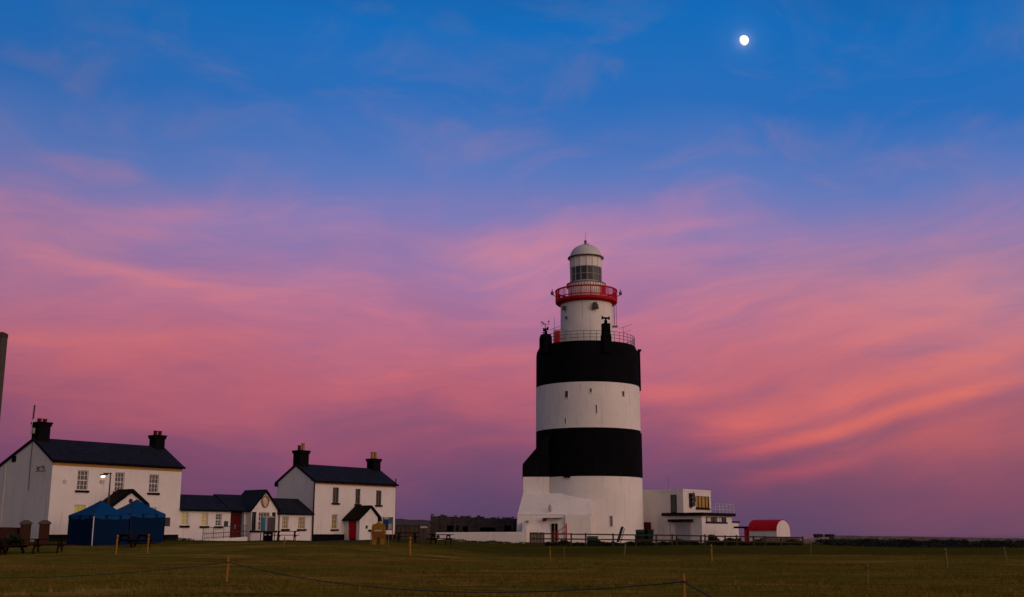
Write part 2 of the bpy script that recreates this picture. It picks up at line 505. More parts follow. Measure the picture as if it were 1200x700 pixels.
def tag(o, label=None, cat=None, group=None, kind=None):
    if label: o['label'] = label
    if cat: o['category'] = cat
    if group: o['group'] = group
    if kind or cat: o['kind'] = kind or 'thing'
    return o


def thing(name, label, cat, loc=(0, 0, 0), rz=0.0, group=None):
    o = bpy.data.objects.new(name, None)
    o.empty_display_size = 0.3
    COL.objects.link(o)
    o.location = loc
    o.rotation_euler = (0, 0, R(rz))
    return tag(o, label, cat, group)


def copy_tree(o, parent=None):
    c = o.copy()
    COL.objects.link(c)
    if parent:
        c.parent = parent
    for ch in [q for q in ALL_CHILDREN(o)]:
        copy_tree(ch, c)
    return c


def ALL_CHILDREN(o):
    return [q for q in bpy.data.objects if q.parent == o]


# ------------------------------------------------------------------ ground, sea, path
def ss(t):
    t = min(max(t, 0.0), 1.0)
    return t * t * (3 - 2 * t)


def gz(x, y):
    """height of the ground"""
    left = 0.82 * ss((y - 48) / 27.0)
    right = 0.42 * ss((y - 88) / 28.0)
    k = ss((x + 9) / 10.0)
    z = left * (1 - k) + right * k
    far = ss((y - 165) / 40.0)
    side = max(ss((abs(x) - 190) / 50.0), ss((-40 - y) / 40.0))
    z -= 7.0 * max(far, side)
    return z + 0.05 * math.sin(x * 0.21 + 0.7) * math.sin(y * 0.17) + 0.03 * math.sin(x * 0.53 + y * 0.41)


xs = list(np.arange(-260, -70, 10.0)) + list(np.arange(-70, 70, 1.25)) + list(np.arange(70, 261, 10.0))
ys = list(np.arange(-110, 12, 8.0)) + list(np.arange(12, 150, 1.25)) + list(np.arange(150, 231, 8.0))
g = MB()
for y in ys:
    for x in xs:
        g.v.append((x, y, gz(x, y)))
nx = len(xs)
for j in range(len(ys) - 1):
    for i in range(nx - 1):
        g.f.append([j * nx + i, j * nx + i + 1, (j + 1) * nx + i + 1, (j + 1) * nx + i])
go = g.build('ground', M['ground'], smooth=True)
tag(go, kind='structure')
sea = MB().add([(-26000, -26000, -6.0), (26000, -26000, -6.0), (26000, 26000, -6.0), (-26000, 26000, -6.0)], [(0, 1, 2, 3)]).build('sea', M['sea'])
tag(sea, kind='structure')


def grass_blades(n, y0, y1, hmin, hmax, seed):
    q = np.random.default_rng(seed)
    y = y0 + (y1 - y0) * q.random(n) ** 1.35
    x = (q.random(n) * 2 - 1) * (y * 0.53 + 3)
    # tufts stand thicker in some places
    keep = (np.sin(x * 0.9 + 1.3 * np.sin(y * 0.6)) + np.sin(y * 1.1 + x * 0.35) + q.normal(0, 0.8, n)) > -0.9
    x, y = x[keep], y[keep]
    k = len(x)
    z = np.array([gz(a, b) for a, b in zip(x, y)])
    h = hmin + (hmax - hmin) * q.random(k) ** 2.0
    an = q.random(k) * 2 * np.pi
    wd = 0.006 + 0.012 * q.random(k)
    lx, ly = q.normal(0, 0.6, k) * h, q.normal(0, 0.6, k) * h
    v = np.empty((k, 3, 3))
    v[:, 0] = np.stack([x - np.cos(an) * wd, y - np.sin(an) * wd, z - 0.01], 1)
    v[:, 1] = np.stack([x + np.cos(an) * wd, y + np.sin(an) * wd, z - 0.01], 1)
    v[:, 2] = np.stack([x + lx, y + ly, z + h], 1)
    me = bpy.data.meshes.new('grass')
    me.vertices.add(k * 3)
    me.vertices.foreach_set('co', v.reshape(-1).astype(np.float32))
    me.loops.add(k * 3)
    me.loops.foreach_set('vertex_index', np.arange(k * 3, dtype=np.int32))
    me.polygons.add(k)
    me.polygons.foreach_set('loop_start', np.arange(0, k * 3, 3, dtype=np.int32))
    me.update()
    me.validate()
    me.materials.append(M['blade'])
    o = bpy.data.objects.new('grass', me)
    COL.objects.link(o)
    return tag(o, 'short dry brownish grass blades over the field', 'grass', kind='stuff')


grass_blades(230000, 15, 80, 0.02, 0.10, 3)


def tussocks(n, seed):
    q = np.random.default_rng(seed)
    mb = MB()
    k = 0
    while k < n:
        y = 16 + 45 * q.random() ** 1.4
        x = (q.random() * 2 - 1) * (y * 0.53 + 2)
        if math.sin(x * 0.33 + 2 * math.sin(y * 0.21)) + math.sin(y * 0.47 - x * 0.12) < 0.35:
            continue
        k += 1
        hh = 0.06 + 0.12 * q.random() ** 2
        for i in range(int(10 + 14 * q.random())):
            a = q.random() * 2 * math.pi
            rr = 0.10 * q.random()
            bx_, by_ = x + rr * math.cos(a), y + rr * math.sin(a)
            z = gz(bx_, by_) - 0.01
            t_ = a + math.pi / 2
            lean = hh * (0.3 + 0.7 * q.random())
            mb.add([(bx_ - 0.008 * math.cos(t_), by_ - 0.008 * math.sin(t_), z), (bx_ + 0.008 * math.cos(t_), by_ + 0.008 * math.sin(t_), z),
                    (bx_ + lean * math.cos(a), by_ + lean * math.sin(a), z + hh * (0.6 + 0.5 * q.random()))], [(0, 1, 2)])
    return tag(mb.build('grass_tufts', M['blade']), 'scattered coarse tufts of grass in the field', 'grass', kind='stuff')


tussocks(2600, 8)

# ------------------------------------------------------------------ cottages: shared frame along the row
TH = 52.0
U = Vector((math.cos(R(TH)), math.sin(R(TH)), 0))
V = Vector((-math.sin(R(TH)), math.cos(R(TH)), 0))
O0 = Vector((-30.36, 74.0, 0))


def row(u, v=0.0, z=0.0):
    return O0 + U * u + V * v + Vector((0, 0, z))


def holed(mb, x0, x1, z0, z1, ya, yb, holes):
    """a wall slab along x between ya (front) and yb with rectangular openings"""
    X = sorted({x0, x1, *[q for h_ in holes for q in (h_[0], h_[1])]})
    Z = sorted({z0, z1, *[q for h_ in holes for q in (h_[2], h_[3])]})
    solid = {}
    for i in range(len(X) - 1):
        for k in range(len(Z) - 1):
            cx, cz = (X[i] + X[i + 1]) / 2, (Z[k] + Z[k + 1]) / 2
            solid[i, k] = not any(a < cx < b and c < cz < d for a, b, c, d in holes)
    for (i, k), on in solid.items():
        if not on:
            continue
        a, b, c, d = X[i], X[i + 1], Z[k], Z[k + 1]
        mb.add([(a, ya, c), (b, ya, c), (b, ya, d), (a, ya, d)], [(0, 1, 2, 3)])
        mb.add([(a, yb, c), (b, yb, c), (b, yb, d), (a, yb, d)], [(3, 2, 1, 0)])
        for (di, dk), q in {(-1, 0): [(a, c), (a, d)], (1, 0): [(b, c), (b, d)], (0, -1): [(a, c), (b, c)], (0, 1): [(a, d), (b, d)]}.items():
            if not solid.get((i + di, k + dk), False):
                p, r_ = q
                mb.add([(p[0], ya, p[1]), (r_[0], ya, r_[1]), (r_[0], yb, r_[1]), (p[0], yb, p[1])], [(0, 1, 2, 3)])
    return mb


def window(parent, h_, y, pane='glass', cols=2, rows=4, sill=True, frame='frame', fw=0.055, sillm='sill', lab=None):
    a, b, c, d = h_
    f = MB()
    y0, y1 = y + 0.07, y + 0.15
    f.box(a, a + fw, y0, y1, c, d).box(b - fw, b, y0, y1, c, d)
    f.box(a + fw, b - fw, y0, y1, c, c + fw).box(a + fw, b - fw, y0, y1, d - fw, d)
    bw = 0.018
    for i in range(1, cols):
        x = a + (b - a) * i / cols
        f.box(x - bw, x + bw, y0 + 0.02, y1 - 0.01, c + fw, d - fw)
    for k in range(1, rows):
        z = c + (d - c) * k / rows
        q = 0.034 if k * 2 == rows else bw * 0.8
        f.box(a + fw, b - fw, y0 + 0.014, y1 - 0.016, z - q, z + q)
    wo = f.build('window', M[frame], parent)
    if lab:
        wo['label'] = lab
    MB().box(a + 0.01, b - 0.01, y + 0.13, y + 0.15, c + 0.01, d - 0.01).build('pane', M[pane], wo)
    if sill:
        MB().box(a - 0.1, b + 0.1, y - 0.10, y + 0.07, c - 0.15, c - 0.005).build('sill', M[sillm], wo)
    return wo


def gable_roof(name, parent, x0, x1, prof, th, m, lip=0.0):
    """prof: (y,z) of the outer line front eave -> ridge -> back eave; given a thickness"""
    poly = list(prof) + [(y, z - th) for y, z in reversed(prof)]
    return MB().extr(poly, 'x', x0, x1).build(name, M[m], parent)


def chimney(parent, x0, x1, y0, y1, z0, z1, pots, potm):
    c = MB()
    c.box(x0, x1, y0, y1, z0, z1 - 0.28)
    c.box(x0 - 0.06, x1 + 0.06, y0 - 0.06, y1 + 0.06, z1 - 0.28, z1 - 0.12)
    c.box(x0 - 0.10, x1 + 0.10, y0 - 0.10, y1 + 0.10, z1 - 0.12, z1)
    o = c.build('chimney', M['black'], parent, bevel=0.02)
    n = len(pots)
    for i, (px, ph) in enumerate(pots):
        yc = (y0 + y1) / 2
        MB().lathe([(0.15, z1), (0.13, z1 + ph * 0.85), (0.165, z1 + ph * 0.86), (0.165, z1 + ph), (0.11, z1 + ph), (0.11, z1 + ph * 0.6)], 14, (px, yc)).build('chimney_pot', M[potm[i]], o, smooth=True)
    return o


# ---- first house (nearest)
def cottage_near():
    L, D = 10.1, 5.2
    zg, ze, zr, yr = 0.35, 6.20, 7.74, 2.6
    t = thing('two_storey_house', 'white two storey house behind the blue canopies, with ochre band under its eaves', 'house', row(0), TH)
    wins = [(1.86, 2.66, 4.22, 5.55), (4.70, 5.42, 4.22, 5.53), (7.42, 8.20, 4.22, 5.50)]
    lows = [(1.80, 2.66, 1.95, 3.26), (7.38, 8.16, 1.95, 3.20)]
    wl = MB()
    holed(wl, 0, L, zg, ze - 0.1, 0, 0.4, wins + lows)
    slope_b = (zr - 6.0) / (7.1 - yr)
    zs = lambda y: (ze + (zr - ze) * y / yr) if y < yr else zr - slope_b * (y - yr)
    gp = [(0.4, zg), (7.0, zg), (7.0, zs(7.0) - 0.12), (yr, zr - 0.12), (0.4, zs(0.4) - 0.12)]
    wl.extr(gp, 'x', 0, 0.4).extr(gp, 'x', L - 0.4, L)
    wl.box(0.4, L - 0.4, 6.6, 7.0, zg, zs(7.0) - 0.12)
    wl.build('wall', M['white'], t)
    gable_roof('roof', t, -0.09, L + 0.12, [(-0.22, ze - 0.10), (yr, zr), (7.2, zs(7.2))], 0.12, 'slate')
    MB().box(-0.02, L + 0.02, -0.045, -0.003, ze - 0.40, ze - 0.10).build('fascia_board', M['ochre'], t)
    MB().tube([(-0.08, -0.26, ze - 0.13), (L + 0.1, -0.26, ze - 0.13)], 0.065).build('gutter', M['black'], t)
    # dark verge trim down the gable end
    vm = MB()
    vm.beam((-0.055, -0.2, ze - 0.2), (-0.055, yr, zr - 0.15), 0.07, 0.13).beam((-0.055, yr, zr - 0.15), (-0.055, 7.15, zs(7.15) - 0.15), 0.07, 0.10)
    vm.build('verge_trim', M['black'], t)
    MB().box(-0.05, 0.0, 4.75, 5.25, zs(5) - 0.62, zs(5) - 0.22).build('vent_box', M['black'], t)
    MB().box(-0.02, L + 0.02, -0.03, -0.004, zg, 1.30).build('plinth', M['black'], t)
    chimney(t, 0.02, 0.86, 2.15, 3.05, 7.1, 8.80, [(0.25, 0.25), (0.64, 0.25)], ['dark_red', 'dark_red'])
    chimney(t, 9.22, 10.04, 2.2, 3.0, 7.1, 8.55, [(9.43, 0.33), (9.82, 0.33)], ['dark_red', 'dark_red'])
    labs = [None] * 3
    for h_ in wins:
        window(t, h_, 0.0, 'glass', 3, 4)
    for h_ in lows:
        window(t, h_, 0.0, 'lit', 2, 2, lab='yellow lit ground floor window')
    MB().box(8.85, 9.34, -0.05, -0.004, 1.9, 2.5).build('notice_case', M['dark_metal'], t)
    # porch
    pw = MB()
    pw.extr([(3.7, zg), (6.0, zg), (6.0, 3.42), (4.98, 4.12), (3.7, 3.3)], 'y', -1.6, -1.3)
    pw.box(3.7, 3.95, -1.3, 0, zg, 3.3).box(5.75, 6.0, -1.3, 0, zg, 3.35)
    pw.build('porch_wall', M['white'], t)
    pr = MB()
    pr.extr([(3.35, 3.20), (4.98, 4.36), (6.35, 3.36), (6.35, 3.22), (4.98, 4.2), (3.35, 3.04)], 'y', -1.72, -0.003)
    pr.build('porch_roof', M['slate_brown'], t)
    bb = MB()
    bb.beam((3.4, -1.76, 3.12), (4.98, -1.76, 4.26), 0.06, 0.2).beam((4.98, -1.76, 4.26), (6.3, -1.76, 3.30), 0.06, 0.2)
    bb.box(6.05, 6.4, -1.78, -1.60, 2.95, 3.32)
    bb.build('barge_board', M['black'], t)
    MB().lathe([(0.02, 0.0), (0.13, 0.0), (0.15, 0.03), (0.02, 0.05)], 14).build('plaque', M['brick'], t)
    pl = [o for o in ALL_CHILDREN(t) if o.name.startswith('plaque')][0]
    pl.location = (4.98, -1.602, 3.55)
    pl.rotation_euler = (R(90), 0, 0)
    # round vents and a small light fitting between the upper windows
    MB().tube([(0.95, -0.03, 4.75), (0.95, 0.0, 4.75)], 0.14, 12).build('wall_vent', M['cream'], t)
    MB().box(3.55, 3.85, -0.09, -0.003, 4.75, 4.95).build('wall_lamp', M['cream'], t)
    # rusty wall brackets and old creeper stems on the gable end
    br = MB()
    br.tube([(-0.03, 1.95, 5.75), (-0.06, 1.5, 5.72), (-0.05, 1.05, 5.80)], 0.022)
    br.tube([(-0.03, 2.0, 5.42), (-0.06, 1.6, 5.50), (-0.05, 1.2, 5.44), (-0.04, 0.8, 5.50)], 0.022)
    br.box(-0.07, -0.003, 1.62, 1.86, 5.58, 5.66).box(-0.07, -0.003, 0.95, 1.15, 5.62, 5.68)
    br.build('wall_bracket', M['rust'], t)
    MB().tube([(-0.03, 2.75, 7.5), (-0.03, 2.78, 6.0), (-0.03, 2.74, 4.2)], 0.03).build('cable', M['grey_metal'], t)
    MB().tube([(-0.06, 5.9, 6.05), (-0.06, 5.9, zg)], 0.06).build('downpipe', M['frame'], t)
    # aerial on the chimney: mast with a dark array, and its pale junction box
    ae = MB()
    ae.tube([(-0.12, 2.9, 7.9), (-0.16, 2.7, 9.6)], 0.03)
    ae.build('aerial_mast', M['pale_metal'], t)
    ar = MB()
    ar.tube([(-0.15, 2.72, 9.0), (-0.17, 2.62, 9.95)], 0.045)
    for k in range(7):
        z = 9.05 + k * 0.13
        ar.tube([(-0.15, 2.55, z), (-0.17, 2.83, z + 0.02)], 0.014, 6)
    ar.build('aerial_array', M['dark_metal'], t)
    MB().box(-0.10, 0.01, 2.62, 3.0, 8.02, 8.40).build('junction_box', M['cream'], t)
    return t


H1 = cottage_near()


# ---- linking single storey building
def link_building():
    t = thing('single_storey_building', 'low white building with gold emblem on its gable, joining the two taller houses', 'building', row(10.1), TH)
    X = lambda u: u - 10.1
    ze = 3.16
    zg = 0.35
    wins = [(10.30, 10.92, 1.95, 2.92, 'lit'), (12.05, 12.66, 1.93, 2.88, 'lit'), (13.36, 13.92, 1.92, 2.84, 'glass')]
    holes = [(X(a), X(b), c, d) for a, b, c, d, k in wins] + [(X(14.72), X(16.0), 0.95, 3.08)]
    w2 = [(19.80, 20.42, 1.75, 2.74, 'warm_glow'), (21.45, 22.18, 1.75, 2.70, 'warm_glow')]
    wl = MB()
    holed(wl, X(10.11), X(16.2), zg, ze, 0.02, 0.4, holes)
    holed(wl, X(18.7), X(22.93), zg, 3.03, 0.02, 0.4, [(X(a), X(b), c, d) for a, b, c, d, k in w2])
    # projecting gable bay
    bh = [(X(16.24), X(16.66), 1.62, 3.0), (X(16.90), X(18.0), 1.62, 3.0), (X(18.2), X(18.58), 1.62, 3.0)]
    holed(wl, X(16.2), X(18.7), zg, 3.2, -0.6, -0.25, bh)
    wl.extr([(X(16.2), 3.2), (X(18.7), 3.2), (X(18.7), 3.36), (X(17.45), 4.52), (X(16.2), 3.36)], 'y', -0.6, -0.25)
    wl.box(X(16.2), X(16.5), -0.25, 0.02, zg, 3.2).box(X(18.4), X(18.7), -0.25, 0.02, zg, 3.2)
    wl.box(X(10.11), X(22.93), 3.6, 3.9, zg, 3.0)
    wl.build('wall', M['white'], t)
    gable_roof('roof', t, X(10.12), X(14.55), [(-0.2, 3.12), (1.95, 4.25), (4.05, 3.1)], 0.10, 'slate')
    gable_roof('roof', t, X(14.56), X(18.9), [(-0.22, 3.14), (1.95, 4.36), (4.05, 3.1)], 0.10, 'slate')
    gable_roof('roof', t, X(18.91), X(22.97), [(-0.2, 2.98), (1.9, 4.20), (4.05, 3.0)], 0.10, 'slate')
    # cross gable over the bay
    x0, x1, xm = X(15.98), X(18.92), X(17.45)
    MB().extr([(x0, 3.12), (xm, 4.74), (x1, 3.12), (x1, 3.0), (xm, 4.60), (x0, 3.0)], 'y', -0.72, 1.9).build('bay_roof', M['slate'], t)
    bb = MB()
    bb.beam((x0 + 0.03, -0.75, 3.07), (xm, -0.75, 4.66), 0.05, 0.11).beam((xm, -0.75, 4.66), (x1 - 0.03, -0.75, 3.07), 0.05, 0.11)
    bb.build('barge_board', M['black'], t)
    for a, b, c, d, k in wins:
        window(t, (X(a), X(b), c, d), 0.02, k, 2, 4, lab='yellow lit window' if k == 'lit' else None)
    for a, b, c, d, k in w2:
        window(t, (X(a), X(b), c, d), 0.02, k, 3, 3)
    for i, h_ in enumerate(bh):
        window(t, h_, -0.6, 'glass', 2 if i != 1 else 4, 4, True, 'frame' if i == 1 else 'sill', 0.06)
    # emblem
    e = MB()
    ring = []
    pts = []
    for k in range(25):
        a = 2 * math.pi * k / 24
        r_ = 0.33 + 0.05 * math.cos(a)
        pts.append((xm + r_ * math.sin(a), -0.64, 3.80 + 0.40 * math.cos(a)))
    e.tube(pts, 0.075, 8)
    e.tube([(xm, -0.64, 4.18), (xm, -0.64, 4.40)], 0.05)
    eo = e.build('emblem', M['gold'], t, smooth=True)
    MB().ball((xm, -0.62, 3.80), (0.20, 0.03, 0.24), 14, 8).build('emblem_disc', M['cream'], eo, smooth=True)
    # porch recess with red door
    dr = MB()
    for k in range(2):
        a = X(14.98) + k * 0.43
        dr.box(a, a + 0.42, 0.30, 0.36, 0.97, 2.86)
        dr.box(a + 0.07, a + 0.35, 0.275, 0.30, 1.1, 1.75).box(a + 0.07, a + 0.35, 0.275, 0.30, 1.9, 2.72)
    do = dr.build('door', M['dark_red'], t)
    MB().tube([(X(15.36), 0.24, 1.75), (X(15.36), 0.24, 2.05)], 0.02).build('handle', M['pale_metal'], do)
    fr = MB()
    fr.box(X(14.72), X(14.97), 0.29, 0.39, 0.95, 3.08).box(X(15.85), X(16.0), 0.29, 0.39, 0.95, 3.08).box(X(14.97), X(15.85), 0.29, 0.39, 2.87, 3.08)
    fr.build('door_frame', M['dark_metal'], t)
    MB().box(X(14.14), X(14.5), -0.02, 0.016, 1.9, 2.3).build('notice_case', M['dark_metal'], t)
    MB().tube([(X(19.42), -0.05, 3.0), (X(19.42), -0.05, zg)], 0.05).build('downpipe', M['grey_metal'], t)
    g_ = MB()
    for a, b, z in ((10.15, 15.95, 3.05), (18.95, 22.9, 2.92)):
        MB().tube([(X(a), -0.24, z), (X(b), -0.24, z)], 0.055).build('gutter', M['black'], t)
    return t


link_building()


def ramp():
    t = thing('entrance_ramp', 'white ramp with dark railings leading up to the red door', 'ramp', row(11.2, -1.55), TH)
    L = 3.95
    rp = MB()
    rp.extr([(0, 0.35), (L, 0.35), (L, 1.14), (0, 0.93)], 'y', 0, 0.22)
    rp.build('ramp_wall', M['white'], t)
    MB().extr([(0.0, 0.35), (L, 0.35), (L, 1.05), (0, 0.80)], 'y', 0.22, 1.5).build('ramp_deck', M['path'], t)
    rl = MB()
    z = lambda x: 0.93 + 0.21 * x / L
    for k in range(2):
        rl.tube([(0, 0.1, z(0) + 0.42 + 0.42 * k), (L, 0.1, z(L) + 0.42 + 0.42 * k)], 0.022)
    rl.tube([(0, 0.1, z(0) + 0.12), (L, 0.1, z(L) + 0.12)], 0.015)
    for k in range(27):
        x = L * k / 26
        rl.tube([(x, 0.1, z(x)), (x, 0.1, z(x) + 0.84)], 0.024 if k % 6 == 0 else 0.008, 6)
    rl.build('railing', M['dark_metal'], t)


ramp()


# ---- far house
def cottage_far():
    L, D = 9.6, 4.6
    zg, ze, zr, yr = 0.4, 5.72, 7.12, 2.3
    t = thing('two_storey_house', 'white two storey house with red porch door and gold chimney pots', 'house', row(22.98), TH)
    X = lambda u: u - 22.98
    wins = [(X(25.06), X(25.74), 3.90, 5.16), (X(27.68), X(28.24), 3.86, 5.12), (X(30.15), X(30.80), 3.83, 5.07)]
    lows = [(X(25.06), X(25.70), 1.75, 2.95), (X(30.15), X(30.80), 1.75, 2.85)]
    wl = MB()
    holed(wl, 0, L, zg, ze - 0.1, 0, 0.4, wins + lows)
    zs = lambda y: zr - abs(y - yr) * (zr - ze) / yr
    gp = [(0.4, zg), (D, zg), (D, ze - 0.12), (yr, zr - 0.12), (0.4, zs(0.4) - 0.12)]
    wl.extr(gp, 'x', 0, 0.4).extr(gp, 'x', L - 0.4, L)
    wl.box(0.4, L - 0.4, D - 0.4, D, zg, ze - 0.12)
    wl.build('wall', M['white'], t)
    gable_roof('roof', t, -0.08, L + 0.12, [(-0.22, ze - 0.1), (yr, zr), (D + 0.25, ze - 0.1)], 0.12, 'slate')
    MB().box(-0.02, L + 0.02, -0.045, -0.003, ze - 0.34, ze - 0.10).build('fascia_board', M['ochre'], t)
    MB().tube([(-0.08, -0.26, ze - 0.13), (L + 0.1, -0.26, ze - 0.13)], 0.06).build('gutter', M['black'], t)
    vm = MB()
    vm.beam((-0.05, -0.2, ze - 0.2), (-0.05, yr, zr - 0.15), 0.07, 0.12).beam((-0.05, yr, zr - 0.15), (-0.05, D + 0.2, ze - 0.2), 0.07, 0.12)
    vm.box(-0.09, -0.02, D - 0.15, D + 0.25, ze - 0.45, ze - 0.15)
    vm.build('verge_trim', M['black'], t)
    MB().box(-0.02, L + 0.02, -0.03, -0.004, zg, 1.34).build('plinth', M['black'], t)
    MB().tube([(-0.06, -0.1, ze - 0.2), (-0.06, -0.1, zg)], 0.055).build('downpipe', M['black'], t)
    MB().tube([(L + 0.08, 0.1, ze - 0.2), (L + 0.08, 0.1, zg)], 0.055).build('downpipe', M['black'], t)
    MB().tube([(L + 0.08, 0.1, ze - 0.3), (L + 0.08, 0.1, ze + 0.45)], 0.05).build('vent_pipe', M['black'], t)
    chimney(t, 0.02, 0.98, 1.85, 2.75, 6.5, 8.22, [(0.27, 0.42), (0.68, 0.62)], ['dark_red', 'gold'])
    chimney(t, 8.62, 9.54, 1.88, 2.72, 6.5, 7.98, [(8.88, 0.6), (9.26, 0.6)], ['gold', 'gold'])
    for h_ in wins:
        window(t, h_, 0.0, 'glass', 2, 2, True, 'cap')
    for h_ in lows:
        window(t, h_, 0.0, 'warm_glow', 2, 3)  # unlit windows: their warm reflections are painted as weak emission
    # porch
    a, b = X(26.5), X(28.6)
    xm = X(27.72)
    pw = MB()
    pw.extr([(a + 0.25, zg), (b, zg), (b, 2.72), (xm, 3.50), (a + 0.25, 2.72)], 'y', -1.8, -1.5)
    pw.box(b - 0.3, b, -1.5, 0, zg, 2.7)
    # the side wall with the doorway faces along the row
    pw.box(a, a + 0.25, -1.8, -1.42, zg, 2.7).box(a, a + 0.25, -0.45, 0, zg, 2.7).box(a, a + 0.25, -1.42, -0.45, 2.56, 2.7)
    pw.build('porch_wall', M['white'], t)
    MB().extr([(a - 0.3, 2.55), (xm, 3.72), (b + 0.28, 2.72), (b + 0.28, 2.6), (xm, 3.58), (a - 0.3, 2.42)], 'y', -1.92, -0.003).build('porch_roof', M['slate_brown'], t)
    bb = MB()
    bb.beam((a - 0.28, -1.95, 2.5), (xm, -1.95, 3.64), 0.05, 0.15).beam((xm, -1.95, 3.64), (b + 0.26, -1.95, 2.66), 0.05, 0.15)
    bb.box(b + 0.02, b + 0.32, -1.97, -1.8, 2.4, 2.7)
    bb.build('barge_board', M['black'], t)
    d = MB()
    d.box(a + 0.08, a + 0.16, -1.40, -0.47, 0.95, 2.55)
    d.box(a + 0.05, a + 0.08, -1.30, -1.0, 1.15, 1.7).box(a + 0.05, a + 0.08, -0.88, -0.58, 1.15, 1.7).box(a + 0.05, a + 0.08, -1.30, -0.58, 1.85, 2.4)
    do = d.build('door', M['red'], t)
    MB().ball((a + 0.03, -0.6, 1.75), 0.035, 8, 6).build('handle', M['pale_metal'], do)
    wz = MB()
    wx = X(27.62)
    window(t, (wx, wx + 0.42, 1.72, 2.62), -1.88, 'glass', 1, 2)
    MB().box(wx - 0.42, wx - 0.2, -1.84, -1.803, 1.8, 2.05).build('notice_case', M['dark_metal'], t)
    return t


cottage_far()

# path in front of the row: follows the ground, a few mm above it
pm = MB()
for k in range(26):
    u = 9.0 + 24.5 * k / 25
    for v_ in (-3.6, -2.6, -1.6, -0.8, 0.1):
        q = row(u, v_)
        pm.v.append((q.x, q.y, gz(q.x, q.y) + 0.03))
for k in range(25):
    for i in range(4):
        pm.f.append([k * 5 + i, k * 5 + i + 1, (k + 1) * 5 + i + 1, (k + 1) * 5 + i])
tag(pm.build('path', M['path']), kind='structure')


# ------------------------------------------------------------------ blue canopies
def canopy(loc, rz, label, sides, bare=None):
    t = thing('canopy_tent', label, 'canopy', loc, rz, 'blue pop-up canopies in front of the house')
    Lx = 2.55
    he, hp = 1.80, 2.70
    n = 10
    rf = MB()
    # four fabric panels, each sagging between the peak and the eave
    def pt(s, t_, k):
        ex = [(-1, -1), (1, -1), (1, 1), (-1, 1)]
        a, b = ex[k], ex[(k + 1) % 4]
        cx, cy = (a[0] + (b[0] - a[0]) * s) * Lx / 2, (a[1] + (b[1] - a[1]) * s) * Lx / 2
        z = he + (hp - he) * (t_ * 0.75 + 0.25 * t_ ** 2.2) - 0.07 * math.sin(math.pi * s) * (1 - t_) * 1.0
        return (cx * (1 - t_), cy * (1 - t_), z)
    for k in range(4):
        b0 = len(rf.v)
        for j in range(n + 1):
            for i in range(n + 1):
                rf.v.append(pt(i / n, min(j / n, 0.985), k))
        for j in range(n):
            for i in range(n):
                q = b0 + j * (n + 1) + i
                rf.f.append([q, q + 1, q + n + 2, q + n + 1])
    # valance
    for k in range(4):
        b0 = len(rf.v)
        for i in range(n + 1):
            x, y, z = pt(i / n, 0, k)
            rf.v.append((x, y, z)); rf.v.append((x * 1.012, y * 1.012, z - 0.20 + 0.02 * math.sin(i * 1.9)))
        for i in range(n):
            q = b0 + 2 * i
            rf.f.append([q, q + 2, q + 3, q + 1])
    rf.build('canopy_roof', M['blue'], t, smooth=True)
    h2 = Lx / 2 - 0.075
    for sx, sy in ((-1, -1), (1, -1), (1, 1), (-1, 1)):
        if (sx, sy) == bare:
            MB().box(-h2 - 0.125, -h2 - 0.075, -h2 - 0.125, -h2 - 0.075, 0, he - 0.1).build('leg', M['pale_metal'], t)
            continue
        MB().box(sx * h2 - 0.025, sx * h2 + 0.025, sy * h2 - 0.025, sy * h2 + 0.025, 0, he).build('leg', M['pale_metal'], t)
    for k in sides:
        sw = MB()
        m_ = 24
        for i in range(m_ + 1):
            s = -1 + 2 * i / m_
            off = 0.025 * math.sin(i * 1.35) + 0.02 * math.sin(i * 0.6 + k)
            for z in (0.02, 0.6, 1.2, he - 0.02):
                w_ = h2 + 0.06
                e = {0: (s * w_, -w_ + off), 1: (w_ + off, s * w_), 2: (s * w_, w_ + off), 3: (-w_ + off, s * w_)}[k]
                sw.v.append((e[0], e[1], z))
        for i in range(m_):
            for j in range(3):
                q = i * 4 + j
                sw.f.append([q, q + 1, q + 5, q + 4])
        sw.build('side_panel', M['blue_dark'], t, smooth=True)


cd = Vector((math.cos(R(55)), math.sin(R(55)), 0))
cn = Vector((-math.sin(R(55)), math.cos(R(55)), 0))
c0 = Vector((-24.85, 67.2, 0)) + cd * 1.28 + cn * 1.28
for i, lab in enumerate(('blue pop-up canopy nearer the house gable, with a bare pale leg at its corner', 'blue pop-up canopy on the side towards the low building')):
    p = c0 + cd * (2.6 * i)
    canopy((p.x, p.y, gz(p.x, p.y) - 0.05 + 0.10 * i), 55, lab, (0, 3, 2) if i == 0 else (0, 1, 2), (-1, -1) if i == 0 else None)


# ------------------------------------------------------------------ lighthouse
TX, TY = 8.97, 131.0


